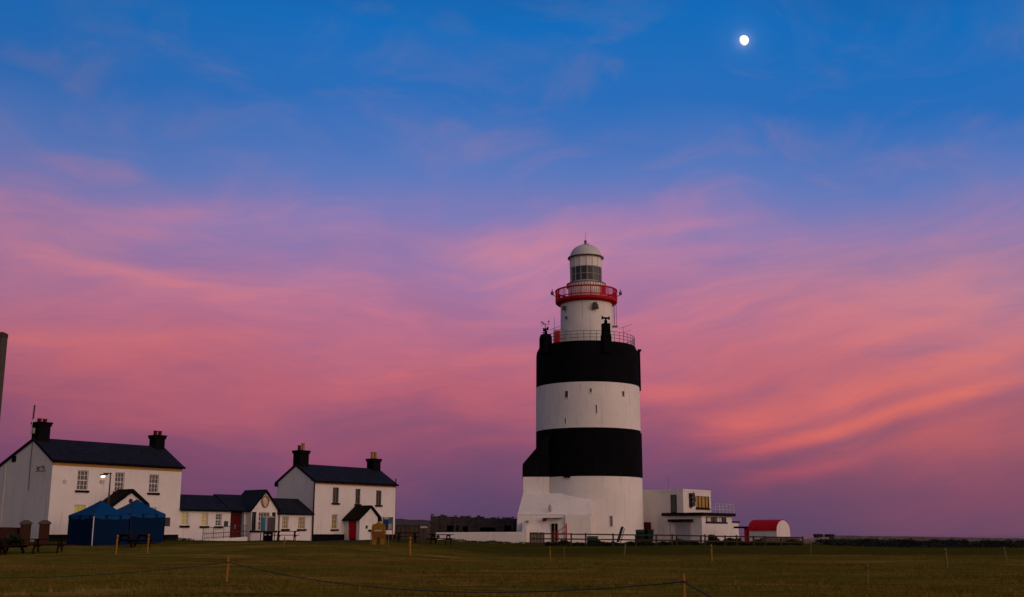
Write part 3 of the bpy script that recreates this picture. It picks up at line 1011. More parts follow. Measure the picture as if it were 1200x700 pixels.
def lighthouse():
    t = thing('lighthouse', 'tall round lighthouse with black and white bands and red gallery', 'lighthouse', (TX, TY, 0))
    N = 96
    rad = lambda z: 6.24 - (z - 0.3) * 0.0075
    def band(name, z0, z1, m, extra=()):
        pr = [(rad(z0), z0), (rad((z0 + z1) / 2), (z0 + z1) / 2), (rad(z1), z1)]
        o = MB().lathe(pr, N, caps=False).build(name, M[m], t, smooth=True)
        return o
    band('white_base_band', -0.3, 7.70, 'tower_white')
    band('lower_black_band', 7.70, 13.12, 'tower_black')
    band('white_middle_band', 13.12, 18.30, 'tower_white')
    pb = MB().lathe([(rad(18.3), 18.3), (rad(22.1), 22.1), (rad(22.6) - 0.06, 22.55), (rad(22.6) - 0.25, 22.9), (5.75, 23.10), (5.6, 23.12), (5.55, 22.8), (3.0, 22.8)], N, caps=False)
    pb.build('upper_black_band', M['tower_black'], t, smooth=True)
    # slit windows: dark recesses with a small frame proud of the plaster
    def slit(x, z0, z1, wd, m='glass'):
        th_ = math.asin((x - TX) / rad((z0 + z1) / 2))
        r_ = rad((z0 + z1) / 2)
        o = MB().box(-wd / 2, wd / 2, -r_ - 0.012, -r_ + 0.10, z0, z1).build('slit_window', M[m], t)
        o.rotation_euler = (0, 0, th_)
        f = MB()
        f.box(-wd / 2 - 0.05, -wd / 2 - 0.002, -r_ - 0.04, -r_ + 0.1, z0 - 0.05, z1 + 0.05).box(wd / 2 + 0.002, wd / 2 + 0.05, -r_ - 0.04, -r_ + 0.1, z0 - 0.05, z1 + 0.05)
        f.box(-wd / 2 - 0.05, wd / 2 + 0.05, -r_ - 0.04, -r_ + 0.1, z1 + 0.001, z1 + 0.05)
        f.box(-wd / 2 - 0.08, wd / 2 + 0.08, -r_ - 0.07, -r_ + 0.1, z0 - 0.09, z0 - 0.001)
        f.build('frame', M['tower_white'], o)
    slit(6.2, 16.55, 17.3, 0.38)
    slit(8.91, 17.05, 17.5, 0.2)
    slit(12.69, 16.75, 17.33, 0.3, 'cap')
    slit(9.52, 14.7, 15.65, 0.14)
    slit(6.07, 13.6, 14.25, 0.14)
    slit(10.97, 2.2, 3.35, 0.32)
    bx = MB()
    bx.box(-0.36, 0.36, -rad(8) - 0.28, -rad(8) + 0.1, 7.55, 8.15).tube([(-0.2, -rad(8) - 0.12, 8.25), (-0.2, -rad(8) - 0.12, 8.6)], 0.05)
    o = bx.build('floodlight_box', M['black'], t)
    o.rotation_euler = (0, 0, math.asin((6.2 - TX) / rad(8)))
    # flues up the seaward edge of the black bands
    fl = MB()
    r_ = rad(20)
    fl.box(r_ - 0.05, r_ + 0.22, -0.3, 0.1, 18.0, 22.75).box(r_ - 0.05, r_ + 0.36, -0.38, 0.18, 22.75, 22.95)
    fl.build('flue_duct', M['black'], t)
    fl = MB()
    fl.box(rad(11) - 0.05, rad(11) + 0.10, -0.3, 0.1, 7.8, 12.95)
    fl.build('flue_duct', M['black'], t)
    # smoke stacks with cowls on the parapet
    def stack(x, z0, ztop, wd, zc):
        th_ = math.asin((x - TX) / 5.75)
        st = MB()
        r0 = 5.95
        st.loft([[(a * wd * k, -r0 + b * wd * k, z) for a, b in ((-.5, -.5), (.5, -.5), (.5, .5), (-.5, .5))] for z, k in ((z0, 1.12), (z0 + 2.1, 1.05), (z0 + 2.2, 0.92), (ztop, 0.88))])
        st.box(-wd * 0.47, wd * 0.47, -r0 - wd * 0.47, -r0 + wd * 0.47, ztop, ztop + 0.09)
        o = st.build('smoke_stack', M['tower_black'], t, bevel=0.03)
        o.rotation_euler = (0, 0, th_)
        c = MB()
        c.lathe([(0.2, ztop + 0.09), (0.17, ztop + 0.5), (0.09, ztop + 0.55), (0.09, zc - 0.25)], 12, (0, -r0))
        c.tube([(-0.42, -r0, zc - 0.15), (-0.38, -r0, zc - 0.15), (0.38, -r0, zc - 0.15), (0.42, -r0, zc - 0.15)], 0.11, 10)
        c.lathe([(0.0, 0), (0.0, 0)], 3)
        for sx in (-0.42, 0.42):
            c.tube([(sx, -r0, zc - 0.32), (sx, -r0, zc + 0.05)], 0.10, 8)
        c.build('cowl', M['black'], o, smooth=True)
    stack(10.72, 21.6, 24.95, 0.92, 25.85)
    stack(4.12, 21.9, 24.15, 1.0, 25.0)
    # parapet railing
    rl = MB()
    for z in (23.5, 23.88, 24.25):
        rl.tube([(5.68 * math.cos(2 * math.pi * k / 64), 5.68 * math.sin(2 * math.pi * k / 64), z) for k in range(65)], 0.03, 6)
    for k in range(48):
        a = 2 * math.pi * k / 48
        rl.tube([(5.68 * math.cos(a), 5.68 * math.sin(a), 23.05), (5.68 * math.cos(a), 5.68 * math.sin(a), 24.27)], 0.032, 6)
    rl.build('parapet_railing', M['grey_metal'], t)
    # upper tower
    MB().lathe([(3.16, 22.8), (3.14, 26), (3.10, 28.9)], 64, caps=False).build('upper_tower', M['tower_white'], t, smooth=True)
    # red cabinet and weather mast on the roof
    MB().box(-3.98, -3.32, -3.6, -2.9, 22.8, 24.6).build('roof_cabinet', M['red'], t, bevel=0.02)
    MB().box(-4.1, -3.2, -2.85, -2.3, 22.8, 24.9).build('cabinet_back', M['cream'], t)
    wm = MB()
    wm.tube([(-5.05, -2.6, 22.9), (-5.05, -2.6, 25.7)], 0.04)
    wm.tube([(-5.45, -2.6, 25.45), (-4.6, -2.6, 25.55)], 0.025).tube([(-5.45, -2.6, 25.45), (-5.45, -2.6, 25.75)], 0.025).tube([(-4.6, -2.6, 25.55), (-4.65, -2.6, 25.85)], 0.025)
    for p in ((-5.45, 25.8), (-5.25, 25.68), (-4.65, 25.9), (-5.3, 24.55)):
        wm.ball((p[0], -2.6, p[1]), 0.10, 8, 6)
    wm.tube([(-3.95, -2.4, 22.9), (-3.98, -2.4, 26.4)], 0.022)
    wm.tube([(-4.5, -2.5, 24.9), (-3.3, -2.5, 25.35)], 0.022).tube([(-3.4, -2.6, 25.0), (-2.4, -2.6, 24.8)], 0.022)
    wm.build('weather_mast', M['dark_metal'], t)
    yg = MB()
    yg.tube([(4.2, -2.0, 22.8), (4.2, -2.0, 25.35)], 0.025).tube([(3.7, -2.0, 25.2), (4.2, -2.0, 25.3), (5.2, -2.0, 25.65)], 0.018).tube([(4.2, -2.0, 24.7), (5.1, -2.05, 24.95)], 0.018)
    yg.build('whip_aerial', M['grey_metal'], t)
    # gallery
    MB().lathe([(3.05, 28.36), (3.5, 28.44), (3.70, 28.60), (3.74, 28.90), (2.2, 28.92)], 64, caps=False).build('gallery_floor', M['red'], t, smooth=True)
    gr = MB()
    for z, r_ in ((30.05, 0.10), (29.12, 0.06)):
        gr.tube([(3.68 * math.cos(2 * math.pi * k / 64), 3.68 * math.sin(2 * math.pi * k / 64), z) for k in range(65)], r_, 6)
    for k in range(20):
        a = 2 * math.pi * k / 20 + 0.08
        x, y = 3.68 * math.cos(a), 3.68 * math.sin(a)
        gr.tube([(x, y, 28.9), (x, y, 30.08)], 0.075, 6)
    for k in range(100):
        a = 2 * math.pi * k / 100 + 0.08
        x, y = 3.68 * math.cos(a), 3.68 * math.sin(a)
        gr.tube([(x, y, 28.95), (x, y, 30.05)], 0.032, 5)
    gr.build('gallery_railing', M['red'], t)
    a = -math.pi / 2 + 0.52
    gg = MB()
    gg.lathe([(3.66, 28.95), (3.66, 30.1), (3.74, 30.1), (3.74, 28.95)], 4, (0, 0), a - 0.09, a + 0.09)
    gg.build('gallery_gate', M['red'], t)
    # lamp and foghorn fittings
    for sx in (-1, 1):
        f_ = MB()
        f_.tube([(sx * 3.7, -0.3, 29.4), (sx * 4.05, -0.3, 29.6)], 0.05)
        f_.ball((sx * 4.12, -0.3, 29.8), (0.20, 0.2, 0.26), 10, 8)
        f_.tube([(sx * 4.12, -0.3, 29.95), (sx * 4.12, -0.3, 30.3)], 0.05)
        f_.build('navigation_lamp', M['grey_metal'], t, smooth=True)
    hf = MB()
    hf.box(0.5, 1.15, -3.55, -3.0, 27.4, 27.8).lathe([(0.28, 27.8), (0.24, 28.05)], 10, (0.8, -3.25)).tube([(0.45, -3.4, 27.35), (1.2, -3.4, 27.35)], 0.12, 8)
    hf.build('fog_signal', M['cap'], t)
    lf = MB()
    lf.tube([(3.25, -0.9, 25.8), (3.25, -0.9, 28.3)], 0.045).tube([(3.5, -0.9, 25.6), (3.5, -0.9, 28.4)], 0.03)
    lf.box(3.0, 3.62, -1.05, -0.75, 25.5, 25.7)
    lf.build('cable_ladder', M['grey_metal'], t)
    lf = MB()
    lf.box(-3.0, -2.6, -1.95, -1.7, 27.4, 27.9).box(-2.72, -2.45, -2.15, -1.9, 26.35, 26.6)
    lf.build('cable_box', M['cap'], t)
    # lantern
    lb = MB()
    lb.lathe([(2.15, 28.94), (2.15, 30.45), (2.26, 30.48), (2.28, 30.68), (2.30, 30.88), (2.05, 30.96), (1.94, 31.08), (1.5, 31.08)], 64, caps=False)
    lb.build('lantern_base', M['tower_white'], t, smooth=True)
    rg = MB()
    for k in range(40):
        a = 2 * math.pi * k / 40
        x, y = 2.29 * math.cos(a), 2.29 * math.sin(a)
        rg.tube([(x, y, 30.48), (x, y, 30.84)], 0.03, 5)
    rg.lathe([(2.28, 30.84), (2.38, 30.86), (2.38, 30.94), (2.25, 30.95)], 48, caps=False)
    rg.build('lantern_rail', M['cap'], t)
    n = 16
    MB().lathe([(1.86, 31.08), (1.86, 32.9)], n, caps=False).build('lantern_glazing', M['lantern_glass'], t)
    bars = MB()
    for k in range(n):
        a = 2 * math.pi * k / n
        x, y = 1.89 * math.cos(a), 1.89 * math.sin(a)
        bars.tube([(x, y, 31.06), (x, y, 32.92)], 0.035, 6)
    for z in (31.12, 31.98, 32.88):
        bars.tube([(1.885 * math.cos(2 * math.pi * k / n), 1.885 * math.sin(2 * math.pi * k / n), z) for k in range(n + 1)], 0.032, 6)
    bars.build('glazing_bars', M['cream'], t)
    pn = MB()
    pn.lathe([(1.92, 32.92), (1.92, 34.15)], n, caps=False)
    for k in range(n):
        a = 2 * math.pi * k / n
        x, y = 1.93 * math.cos(a), 1.93 * math.sin(a)
        pn.tube([(x, y, 32.92), (x, y, 34.15)], 0.03, 5)
    pn.build('blank_panels', M['tower_white'], t)
    dm = MB()
    dm.lathe([(1.9, 34.13), (2.12, 34.15), (2.14, 34.31), (2.0, 34.35)] + [(1.92 * math.cos(a), 34.35 + 1.55 * math.sin(a)) for a in np.linspace(0.02, 1.46, 12)], 48, caps=True)
    dm.build('dome', M['frame'], t, smooth=True)
    MB().lathe([(2.10, 34.11), (2.19, 34.15), (2.19, 34.25), (2.10, 34.28)], 48, caps=False).build('dome_cornice', M['cap'], t, smooth=True)
    fn = MB()
    fn.lathe([(0.30, 35.82), (0.28, 36.02), (0.12, 36.06), (0.10, 36.2)], 14)
    fn.ball((0, 0, 36.3), 0.19, 12, 8)
    fn.tube([(0, 0, 36.4), (0, 0, 37.5)], 0.035, 6, 0.015)
    fn.tube([(0.2, 0, 35.95), (0.45, 0, 36.05)], 0.05, 6)
    fn.build('vent_finial', M['grey_metal'], t, smooth=True)
    # --- battered annex and buttress at the foot (coordinates relative to the tower axis)
    x = lambda X: X - TX
    y = lambda Y: Y - TY
    bt = MB()
    bt.extr([(x(1.25), 5.5), (x(4.2), 5.5), (x(4.2), 7.70), (x(1.25), 7.70)], 'y', y(126.4), y(131.6))
    bt.build('buttress', M['tower_white'], t)
    bt = MB()
    bt.extr([(x(1.22), 7.70), (x(4.2), 7.70), (x(4.2), 12.6), (x(1.22), 9.15)], 'y', y(126.37), y(131.63))
    bt.build('black_buttress_head', M['tower_black'], t)
    an = MB()
    zb = -0.2
    b_ = [(x(0.42), y(122.6)), (x(8.75), y(122.6)), (x(8.75), y(131.5)), (x(0.42), y(131.8))]
    m_ = [(x(0.60), y(122.7)), (x(8.68), y(122.7)), (x(8.68), y(131.5)), (x(0.60), y(131.8))]
    tp = [(x(1.24), y(126.2)), (x(8.60), y(125.6)), (x(8.60), y(131.4)), (x(1.24), y(131.7))]
    an.loft([[(q[0], q[1], zb) for q in b_], [(q[0], q[1], 3.45) for q in m_], [(q[0], q[1], 5.85) for q in tp]])
    an.build('annex', M['tower_white'], t)
    MB().box(x(5.75), x(8.55), y(122.35), y(122.72), -0.2, 3.36).build('annex_block', M['tower_white'], t, bevel=0.03)
    MB().tube([(x(0.6), y(122.69), 3.46), (x(8.7), y(122.69), 3.46)], 0.05).build('annex_ledge', M['tower_white'], t)
    dr = MB()
    dr.box(x(4.27), x(4.95), y(122.5), y(122.56), 0.6, 2.5)
    do = dr.build('door', M['black'], t)
    MB().box(x(4.585), x(4.635), y(122.46), y(122.495), 0.6, 2.5).build('door_post', M['cream'], do)
    lo = MB()
    for k in range(2):
        a = x(4.29) + 0.35 * k
        lo.box(a, a + 0.29, y(122.47), y(122.497), 0.6, 1.75)
    lo.build('door_panel', M['dark_red'], do)
    cp = MB()
    cp.box(x(3.35), x(5.4), y(121.7), y(122.56), 3.0, 3.1)
    cp.build('door_canopy', M['dark_metal'], t)
    MB().box(x(3.30), x(3.75), y(121.72), y(122.4), 2.75, 2.99).build('canopy_lettering', M['dark_red'], t)  # plain red block standing in for lettering at the canopy end, no lamp
    hr = MB()
    hr.tube([(x(5.82), y(121.5), 0.4), (x(5.82), y(121.5), 2.5)], 0.07).tube([(x(5.0), y(121.5), 1.75), (x(5.82), y(121.5), 2.2)], 0.035)
    hr.tube([(x(5.0), y(121.5), 0.4), (x(5.0), y(121.5), 1.75)], 0.035).tube([(x(5.0), y(121.5), 1.3), (x(5.82), y(121.5), 1.6)], 0.03)
    hr.build('handrail', M['red'], t)
    dl = MB()
    dl.ball((x(4.15), y(122.75), 4.15), (0.20, 0.14, 0.42), 12, 8)
    dl.build('bulkhead_lamp', M['cream'], t, smooth=True)
    MB().box(x(1.5), x(4.1), y(121.5), y(122.55), -0.2, 1.85).build('porch_step', M['tower_white'], t, bevel=0.03)
    MB().box(x(1.55), x(1.8), y(122.4), y(122.66), 2.6, 2.8).build('wall_vent', M['grey_metal'], t)
    return t


lighthouse()


# ------------------------------------------------------------------ white wall and stone enclosures between
def uneven_wall(name, label, cat, p0, p1, zb, zt, th, m, seed, jag=0.12, step=0.5, extra=None):
    q = random.Random(seed)
    p0, p1 = Vector((*p0, 0)), Vector((*p1, 0))
    d = (p1 - p0)
    L = d.length
    d.normalize()
    n_ = Vector((-d.y, d.x, 0)) * th / 2
    k = max(2, int(L / step))
    rings = []
    for i in range(k + 1):
        p = p0 + d * (L * i / k)
        zt_ = (zt[0] + (zt[1] - zt[0]) * i / k) + q.uniform(-jag, jag)
        z0 = min(zb, gz(p.x, p.y) - 0.2)
        o = n_ * q.uniform(0.9, 1.08)
        rings.append([(p.x - o.x, p.y - o.y, z0), (p.x - o.x, p.y - o.y, zt_), (p.x + o.x, p.y + o.y, zt_ + q.uniform(-jag, jag) * 0.4), (p.x + o.x, p.y + o.y, z0)])
    o = MB().loft(rings).build(name, M[m])
    return tag(o, label, cat)


t = thing('boundary_wall', 'low white wall running from the foot of the lighthouse', 'wall', (-7.6, 113, 0))
MB().extr([(0, 0.1), (8.6, 0.1), (8.6, 1.58), (0, 1.54)], 'y', -0.2, 0.2).build('wall', M['white'], t, bevel=0.06)
MB().tube([(0.25, -0.2, 1.12), (0.25, -0.23, 1.12)], 0.17, 12).build('round_plaque', M['dark_metal'], t)
# join from that wall to the annex
uneven_wall('garden_wall', 'short white wall end meeting the lighthouse annex', 'wall', (1.2, 113.1), (1.3, 122.5), 0.0, (1.55, 2.6), 0.35, 'white', 5, 0.02, 2.0)


def ruin():
    t = thing('stone_ruin', 'dark roofless stone building with pillared openings beside the lighthouse', 'building', (-9.5, 132, 0))
    w_ = MB()
    op = [(1.9, 3.25), (3.75, 4.35), (5.8, 7.5), (8.4, 9.9)]
    L = 11.5
    holes = [(a, b, 0.9 + (0.15 if i % 2 else 0), 2.35 - 0.1 * (i % 3)) for i, (a, b) in enumerate(op)]
    holed(w_, 0, L, -0.3, 3.10, 0, 0.6, holes)
    q = random.Random(4)
    x = 0.0
    top = lambda s: 3.55 - 0.38 * s / L
    while x < L - 0.05:                       # broken top courses
        wd = min(q.uniform(0.25, 0.8), L - x)
        w_.box(x, x + wd - 0.012, 0.03, 0.57, 3.10, top(x) + q.uniform(-0.14, 0.06))
        x += wd
    for x in (0.0, 1.15, 2.7, 4.35, 5.4, 7.7, 8.3, 9.4):
        w_.box(x, x + 0.32, -0.18, -0.002, -0.3, top(x) - 0.05)
        w_.box(x + 0.02, x + 0.40, -0.14, 0.5, top(x) + 0.002, top(x) + q.uniform(0.05, 0.18))
    w_.build('wall', M['stone_dark'], t)
    MB().box(0, L, 5.4, 6.0, -0.3, 3.0).box(0, 0.6, 0.62, 5.39, -0.3, 3.2).build('rear_wall', M['stone_dark'], t)
    MB().box(0.62, L, 0.62, 5.38, 2.62, 2.80).build('inner_roof', M['stone_dark'], t)


ruin()
uneven_wall('stone_wall', 'brown stone yard wall next to the house with the red porch door', 'wall', (-13.9, 131.0), (-9.6, 131.3), 0.0, (3.1, 3.0), 0.5, 'stone', 8, 0.06)
t = thing('stone_shed', 'low brown stone shed with pale lintel behind the yellow figure board', 'shed', (-12.6, 124, 0))
MB().box(-1.2, 3.4, 0, 0.4, -0.2, 2.45).box(-1.2, -0.8, 0.4, 4, -0.2, 2.45).box(3.0, 3.4, 0.4, 4, -0.2, 2.45).build('wall', M['stone'], t)
MB().extr([(-0.15, 2.40), (2.0, 2.86), (4.1, 2.6), (4.1, 2.5), (2.0, 2.74), (-0.15, 2.28)], 'x', -1.3, 3.5).build('roof', M['stone_dark'], t)
MB().box(2.55, 3.35, -0.06, -0.004, 2.02, 2.26).build('lintel', M['cream'], t)
pp = MB()
for k in range(9):
    pp.box(-1.1 + 0.5 * k, -1.1 + 0.5 * k + 0.10, -0.05, -0.003, -0.2, 2.2)
pp.build('batten', M['timber'], t)


# ------------------------------------------------------------------ flat-roofed white building and the red-roofed hut
def station():
    o = Vector((19.44, 128.0, 0))
    t = thing('flat_roofed_building', 'white two level building with flat dark eaves and balcony', 'building', o, TH)
    w_ = MB()
    H = 6.42
    # upper block with corner window opening
    holed(w_, 0, 6.6, 0.1, H - 0.22, 0, 0.3, [(2.85, 6.2, 4.30, 5.72)])
    w_.box(0.0, 0.3, 0.3, 9.0, 0.1, H - 0.22).box(6.3, 6.6, 0.3, 9.0, 0.1, H - 0.22).box(0.3, 6.3, 8.7, 9.0, 0.1, H - 0.22)
    w_.box(-0.04, 6.64, -0.04, 9.04, H - 0.22, H)
    w_.build('upper_wall', M['white'], t)
    lw = MB()
    # lower block in front: x -0.53..6.9, y -2.57..~2
    holed(lw, -0.53, 6.75, 0.1, 3.40, -2.57, -2.27, [(0.40, 5.35, 2.72, 3.28)])
    lw.box(-0.53, -0.23, -2.27, 0.9, 0.1, 3.40)
    lw.box(6.45, 6.75, -2.27, 0.9, 0.1, 3.40)
    lw.box(-0.53, -0.005, 0.9, 2.2, 0.1, 3.40)
    lw.box(6.755, 8.5, -2.5, 0.5, 0.1, 2.68)
    lw.build('lower_wall', M['white'], t)
    MB().box(-0.85, 7.0, -2.95, -0.01, 3.40, 3.74).box(-0.85, -0.01, -0.01, 2.4, 3.40, 3.74).build('flat_roof', M['sill'], t)
    MB().box(6.76, 8.65, -2.6, 0.6, 2.68, 2.86).build('store_roof', M['sill'], t)
    # corner window
    wf = MB()
    for x in (2.85, 3.7, 4.55, 5.4, 6.12):
        wf.box(x, x + 0.05, 0.06, 0.14, 4.30, 5.72)
    wf.box(2.85, 6.2, 0.05, 0.15, 4.30, 4.42)
    wo = wf.build('corner_window', M['sill'], t)
    MB().box(2.9, 6.15, 0.14, 0.17, 4.42, 5.70).build('pane', M['lit_amber'], wo)
    MB().box(2.80, 6.25, -0.10, 0.05, 4.17, 4.30).build('sill', M['sill'], wo)
    wl = window(t, (0.40, 5.35, 2.72, 3.28), -2.57, 'glass', 7, 1, False, 'sill', 0.05)
    MB().box(0.3, 5.5, -2.66, -2.573, 2.57, 2.715).build('sill', M['sill'], wl)
    bl = MB()
    bl.box(0.9, 1.75, -2.46, -2.44, 2.77, 3.23).box(3.2, 4.35, -2.46, -2.44, 2.77, 3.23)
    bl.build('blind', M['frame'], wl)
    # tall stair window on the shaded face
    sw = MB().box(-0.05, -0.004, 0.85, 1.60, 3.76, 5.78).build('stair_window', M['sill'], t)
    MB().box(-0.058, -0.052, 0.92, 1.53, 3.85, 5.70).build('pane', M['glass'], sw)
    MB().box(-0.05, -0.004, 4.3, 5.3, 0.5, 2.72).build('door', M['dark_red'], t)
    # garage door with white surround and dark canopy
    MB().box(-0.58, -0.533, -1.3, 0.85, 0.1, 2.70).build('garage_surround', M['frame'], t)
    gd = MB()
    for k in range(4):
        gd.box(-0.61, -0.584, -1.12 + 0.47 * k, -0.68 + 0.47 * k, 0.15, 2.42)
    gd.build('garage_door', M['blue_grey'], t)
    MB().box(-1.35, -0.535, -1.5, 1.3, 2.72, 3.02).build('garage_canopy', M['sill'], t)
    MB().tube([(-1.2, 1.1, 2.72), (-1.2, 1.1, 0.1)], 0.04).build('canopy_post', M['grey_metal'], t)
    # horn array on the sunlit face
    ha = MB()
    for k, z in enumerate((5.75, 5.25, 4.75)):
        ha.lathe([(0.05, 0), (0.12, 0.15), (0.30, 0.42), (0.33, 0.45)], 16)
        n0 = len(ha.v) - 4 * 16
        ha.v[n0:] = [(1.65 + 0.15 * (k % 2) + q[0], -0.02 - q[2], z + q[1]) for q in ha.v[n0:]]
    ha.box(1.35, 2.0, -0.10, -0.004, 4.35, 6.0)
    ha.build('horn_array', M['dark_metal'], t)
    # balcony rail
    br = MB()
    for z in (4.12, 4.44, 4.76):
        br.tube([(2.3, -2.8, z), (6.9, -2.8, z), (6.9, -0.1, z)], 0.025, 6)
    for p in [(2.3 + 0.92 * k, -2.8) for k in range(6)] + [(6.9, -1.9), (6.9, -1.0), (6.9, -0.1)]:
        br.tube([(*p, 3.74), (*p, 4.76)], 0.03, 6)
    br.build('balcony_railing', M['pale_metal'], t)
    MB().tube([(0.3, 2.0, 6.4), (0.3, 2.0, 8.0)], 0.02, 6).build('whip_aerial', M['grey_metal'], t)


station()


def hut():
    o = Vector((28.25, 121.0, 0))
    t = thing('barrel_roofed_hut', 'small white hut with a curved red roof beside the sea wall', 'hut', o, TH)
    Wd, Ln, z0, ze, zr = 3.4, 3.2, 0.0, 1.9, 2.86
    arc = [(Wd * 0.5 - Wd * 0.5 * math.cos(a), ze - 0.15 + (zr - ze + 0.15) * math.sin(a)) for a in np.linspace(0, math.pi, 17)]
    w_ = MB()
    w_.extr([(0, z0), (Wd, z0)] + list(reversed(arc)), 'y', 0.0, 0.25)
    w_.extr([(0, z0), (Wd, z0)] + list(reversed(arc)), 'y', Ln - 0.25, Ln)
    w_.box(0, 0.2, 0.25, Ln - 0.25, z0, ze - 0.16).box(Wd - 0.2, Wd, 0.25, Ln - 0.25, z0, ze - 0.16)
    w_.build('wall', M['white'], t)
    big = [(Wd * 0.5 - (Wd * 0.5 + 0.1) * math.cos(a), ze - 0.17 + (zr - ze + 0.24) * math.sin(a)) for a in np.linspace(0, math.pi, 17)]
    sm = [(Wd * 0.5 - (Wd * 0.5 + 0.02) * math.cos(a), ze - 0.17 + (zr - ze + 0.16) * math.sin(a)) for a in np.linspace(0, math.pi, 17)]
    MB().extr(big + list(reversed(sm)), 'y', -0.02, Ln + 0.1).build('roof', M['red'], t, smooth=True)
    MB().box(0.2, 1.0, Ln + 0.1, Ln + 0.7, z0, 2.0).build('store', M['red'], t, bevel=0.02)
    MB().extr([(0.1, 2.0), (1.2, 2.0), (1.2, 2.1), (0.1, 2.2)], 'y', Ln + 0.05, Ln + 1.9).build('store_roof', M['sill'], t)


hut()


# ------------------------------------------------------------------ fences, walls and banks on the seaward side
def rail_fence():
    p = [Vector((1.6, 105.5)), Vector((14.4, 105.5)), Vector((27.4, 106.5))]
    t = thing('rail_fence', 'weathered timber post and rail fence in front of the lighthouse', 'fence', (1.6, 105.5, 0))
    def at_(s):
        L1 = (p[1] - p[0]).length
        q = p[0] + (p[1] - p[0]).normalized() * s if s < L1 else p[1] + (p[2] - p[1]).normalized() * (s - L1)
        return q
    def loc(s, z):
        q = at_(s)
        return (q.x - 1.6, q.y - 105.5, z)
    top = lambda s: 1.46 - 0.37 * (s / 25.9) ** 1.2
    S_ = [0.1, 1.35, 3.9, 5.25, 7.8, 9.9, 11.8, 13.3, 13.7, 16.0, 16.4, 18.3, 19.4, 21.0, 22.1, 23.6, 25.7]
    q = random.Random(3)
    for s in S_:
        x, y, _ = loc(s, 0)
        pb_ = MB().box(x - 0.07, x + 0.07, y - 0.06, y + 0.06, gz(x + 1.6, y + 105.5) - 0.2, top(s) + q.uniform(-0.02, 0.10))
        pb_.build('post', M['timber'], t)
    for a, b in zip(S_[:-1], S_[1:]):
        for dz in (-0.06, -0.52):
            r_ = MB().beam(Vector(loc(a, top(a) + dz + q.uniform(-.015, .015))) - Vector((0, 0.09, 0)), Vector(loc(b, top(b) + dz)) - Vector((0, 0.09, 0)), 0.05, 0.12)
            r_.build('rail', M['timber'], t)
    for k in range(9):
        x = 0.05 + 0.135 * k
        MB().box(x, x + 0.12, -0.17, -0.13, 0.2, 1.50 + q.uniform(-.03, .03)).build('board', M['timber'], t)


rail_fence()


def leafy(name, label, cat, pts, h_, n, seed, kind=None, leaf=0.09, m='foliage', wd=0.6):
    """a low rough bank of leaves along a line"""
    q = np.random.default_rng(seed)
    P = np.array(pts, float)
    seg = np.linalg.norm(np.diff(P, axis=0), axis=1)
    cum = np.concatenate([[0], np.cumsum(seg)])
    s = q.random(n) * cum[-1]
    x = np.interp(s, cum, P[:, 0]); y = np.interp(s, cum, P[:, 1])
    prof = 0.65 + 0.25 * np.sin(s * 1.7 + seed) + 0.2 * np.sin(s * 4.1)
    r = np.abs(q.normal(0, 0.5, n))
    r = np.minimum(r, 1)
    sg = np.where(q.random(n) < 0.5, -1, 1)
    z = h_ * prof * np.sqrt(1 - r * r * 0.96) * q.random(n) ** 0.6
    yy = y + sg * r * wd
    xx = x + q.normal(0, 0.1, n)
    mb = MB()
    for i in range(n):
        c = Vector((xx[i], yy[i], gz(xx[i], yy[i]) + z[i]))
        a = Vector(q.normal(0, 1, 3)).normalized() * leaf * (0.5 + q.random())
        b = Vector(q.normal(0, 1, 3)).normalized() * leaf * (0.5 + q.random())
        mb.add([c - a, c + b, c + a, c - b], [(0, 1, 2, 3)])
    return tag(mb.build(name, M[m]), label, cat, kind=kind)


leafy('hedge_bush', 'dark green low bush in front of the white two level building', 'bush', [(19.0, 109.5), (21.9, 109.5)], 1.0, 2200, 2)
leafy('undergrowth', 'dark rough undergrowth along the timber fence', 'undergrowth', [(3.0, 106.6), (14.5, 106.6), (27.5, 107.6)], 0.5, 7000, 5, 'stuff')
leafy('undergrowth', 'dark scrubby bank below the pale sea wall', 'undergrowth', [(30.5, 112), (42, 106), (60, 96), (76, 88)], 0.50, 26000, 6, 'stuff', 0.10, 'foliage_dark', 5.5)

uneven_wall('sea_wall', 'long pale stone sea wall along the horizon', 'wall', (36.3, 135), (88, 122), -0.3, (1.28, 0.42), 0.6, 'stone_pale', 12, 0.02, 0.8)
uneven_wall('stone_wall', 'short pale stone wall between the red roofed hut and the dark gate pillars', 'wall', (28.7, 114), (32.2, 116), 0.0, (0.90, 1.05), 0.5, 'stone_pale', 13, 0.04)
uneven_wall('stone_wall', 'dark stone retaining wall under the red roofed hut', 'wall', (24.6, 112), (28.6, 113.5), 0.0, (1.0, 0.98), 0.5, 'stone', 14, 0.05)
for i, (px, lab) in enumerate(((32.0, 'dark squat stone gate pillar nearer the red roofed hut'), (33.2, 'dark squat stone gate pillar nearer the long sea wall'))):
    t = thing('gate_pillar', lab, 'pillar', (px, 118.6, gz(px, 118.6) - 0.1), 8, 'stone gate pillars')
    MB().loft([[(a * k, b * k, z) for a, b in ((-.36, -.36), (.36, -.36), (.36, .36), (-.36, .36))] for z, k in ((0, 1.05), (0.5, 0.98), (0.85, 1.0))]).build('shaft', M['rock'], t, bevel=0.05)
    MB().loft([[(a * k, b * k, z) for a, b in ((-.42, -.42), (.42, -.42), (.42, .42), (-.42, .42))] for z, k in ((0.85, 1.0), (0.95, 1.0), (1.02, 0.7))]).build('cap', M['rock'], t, bevel=0.03)

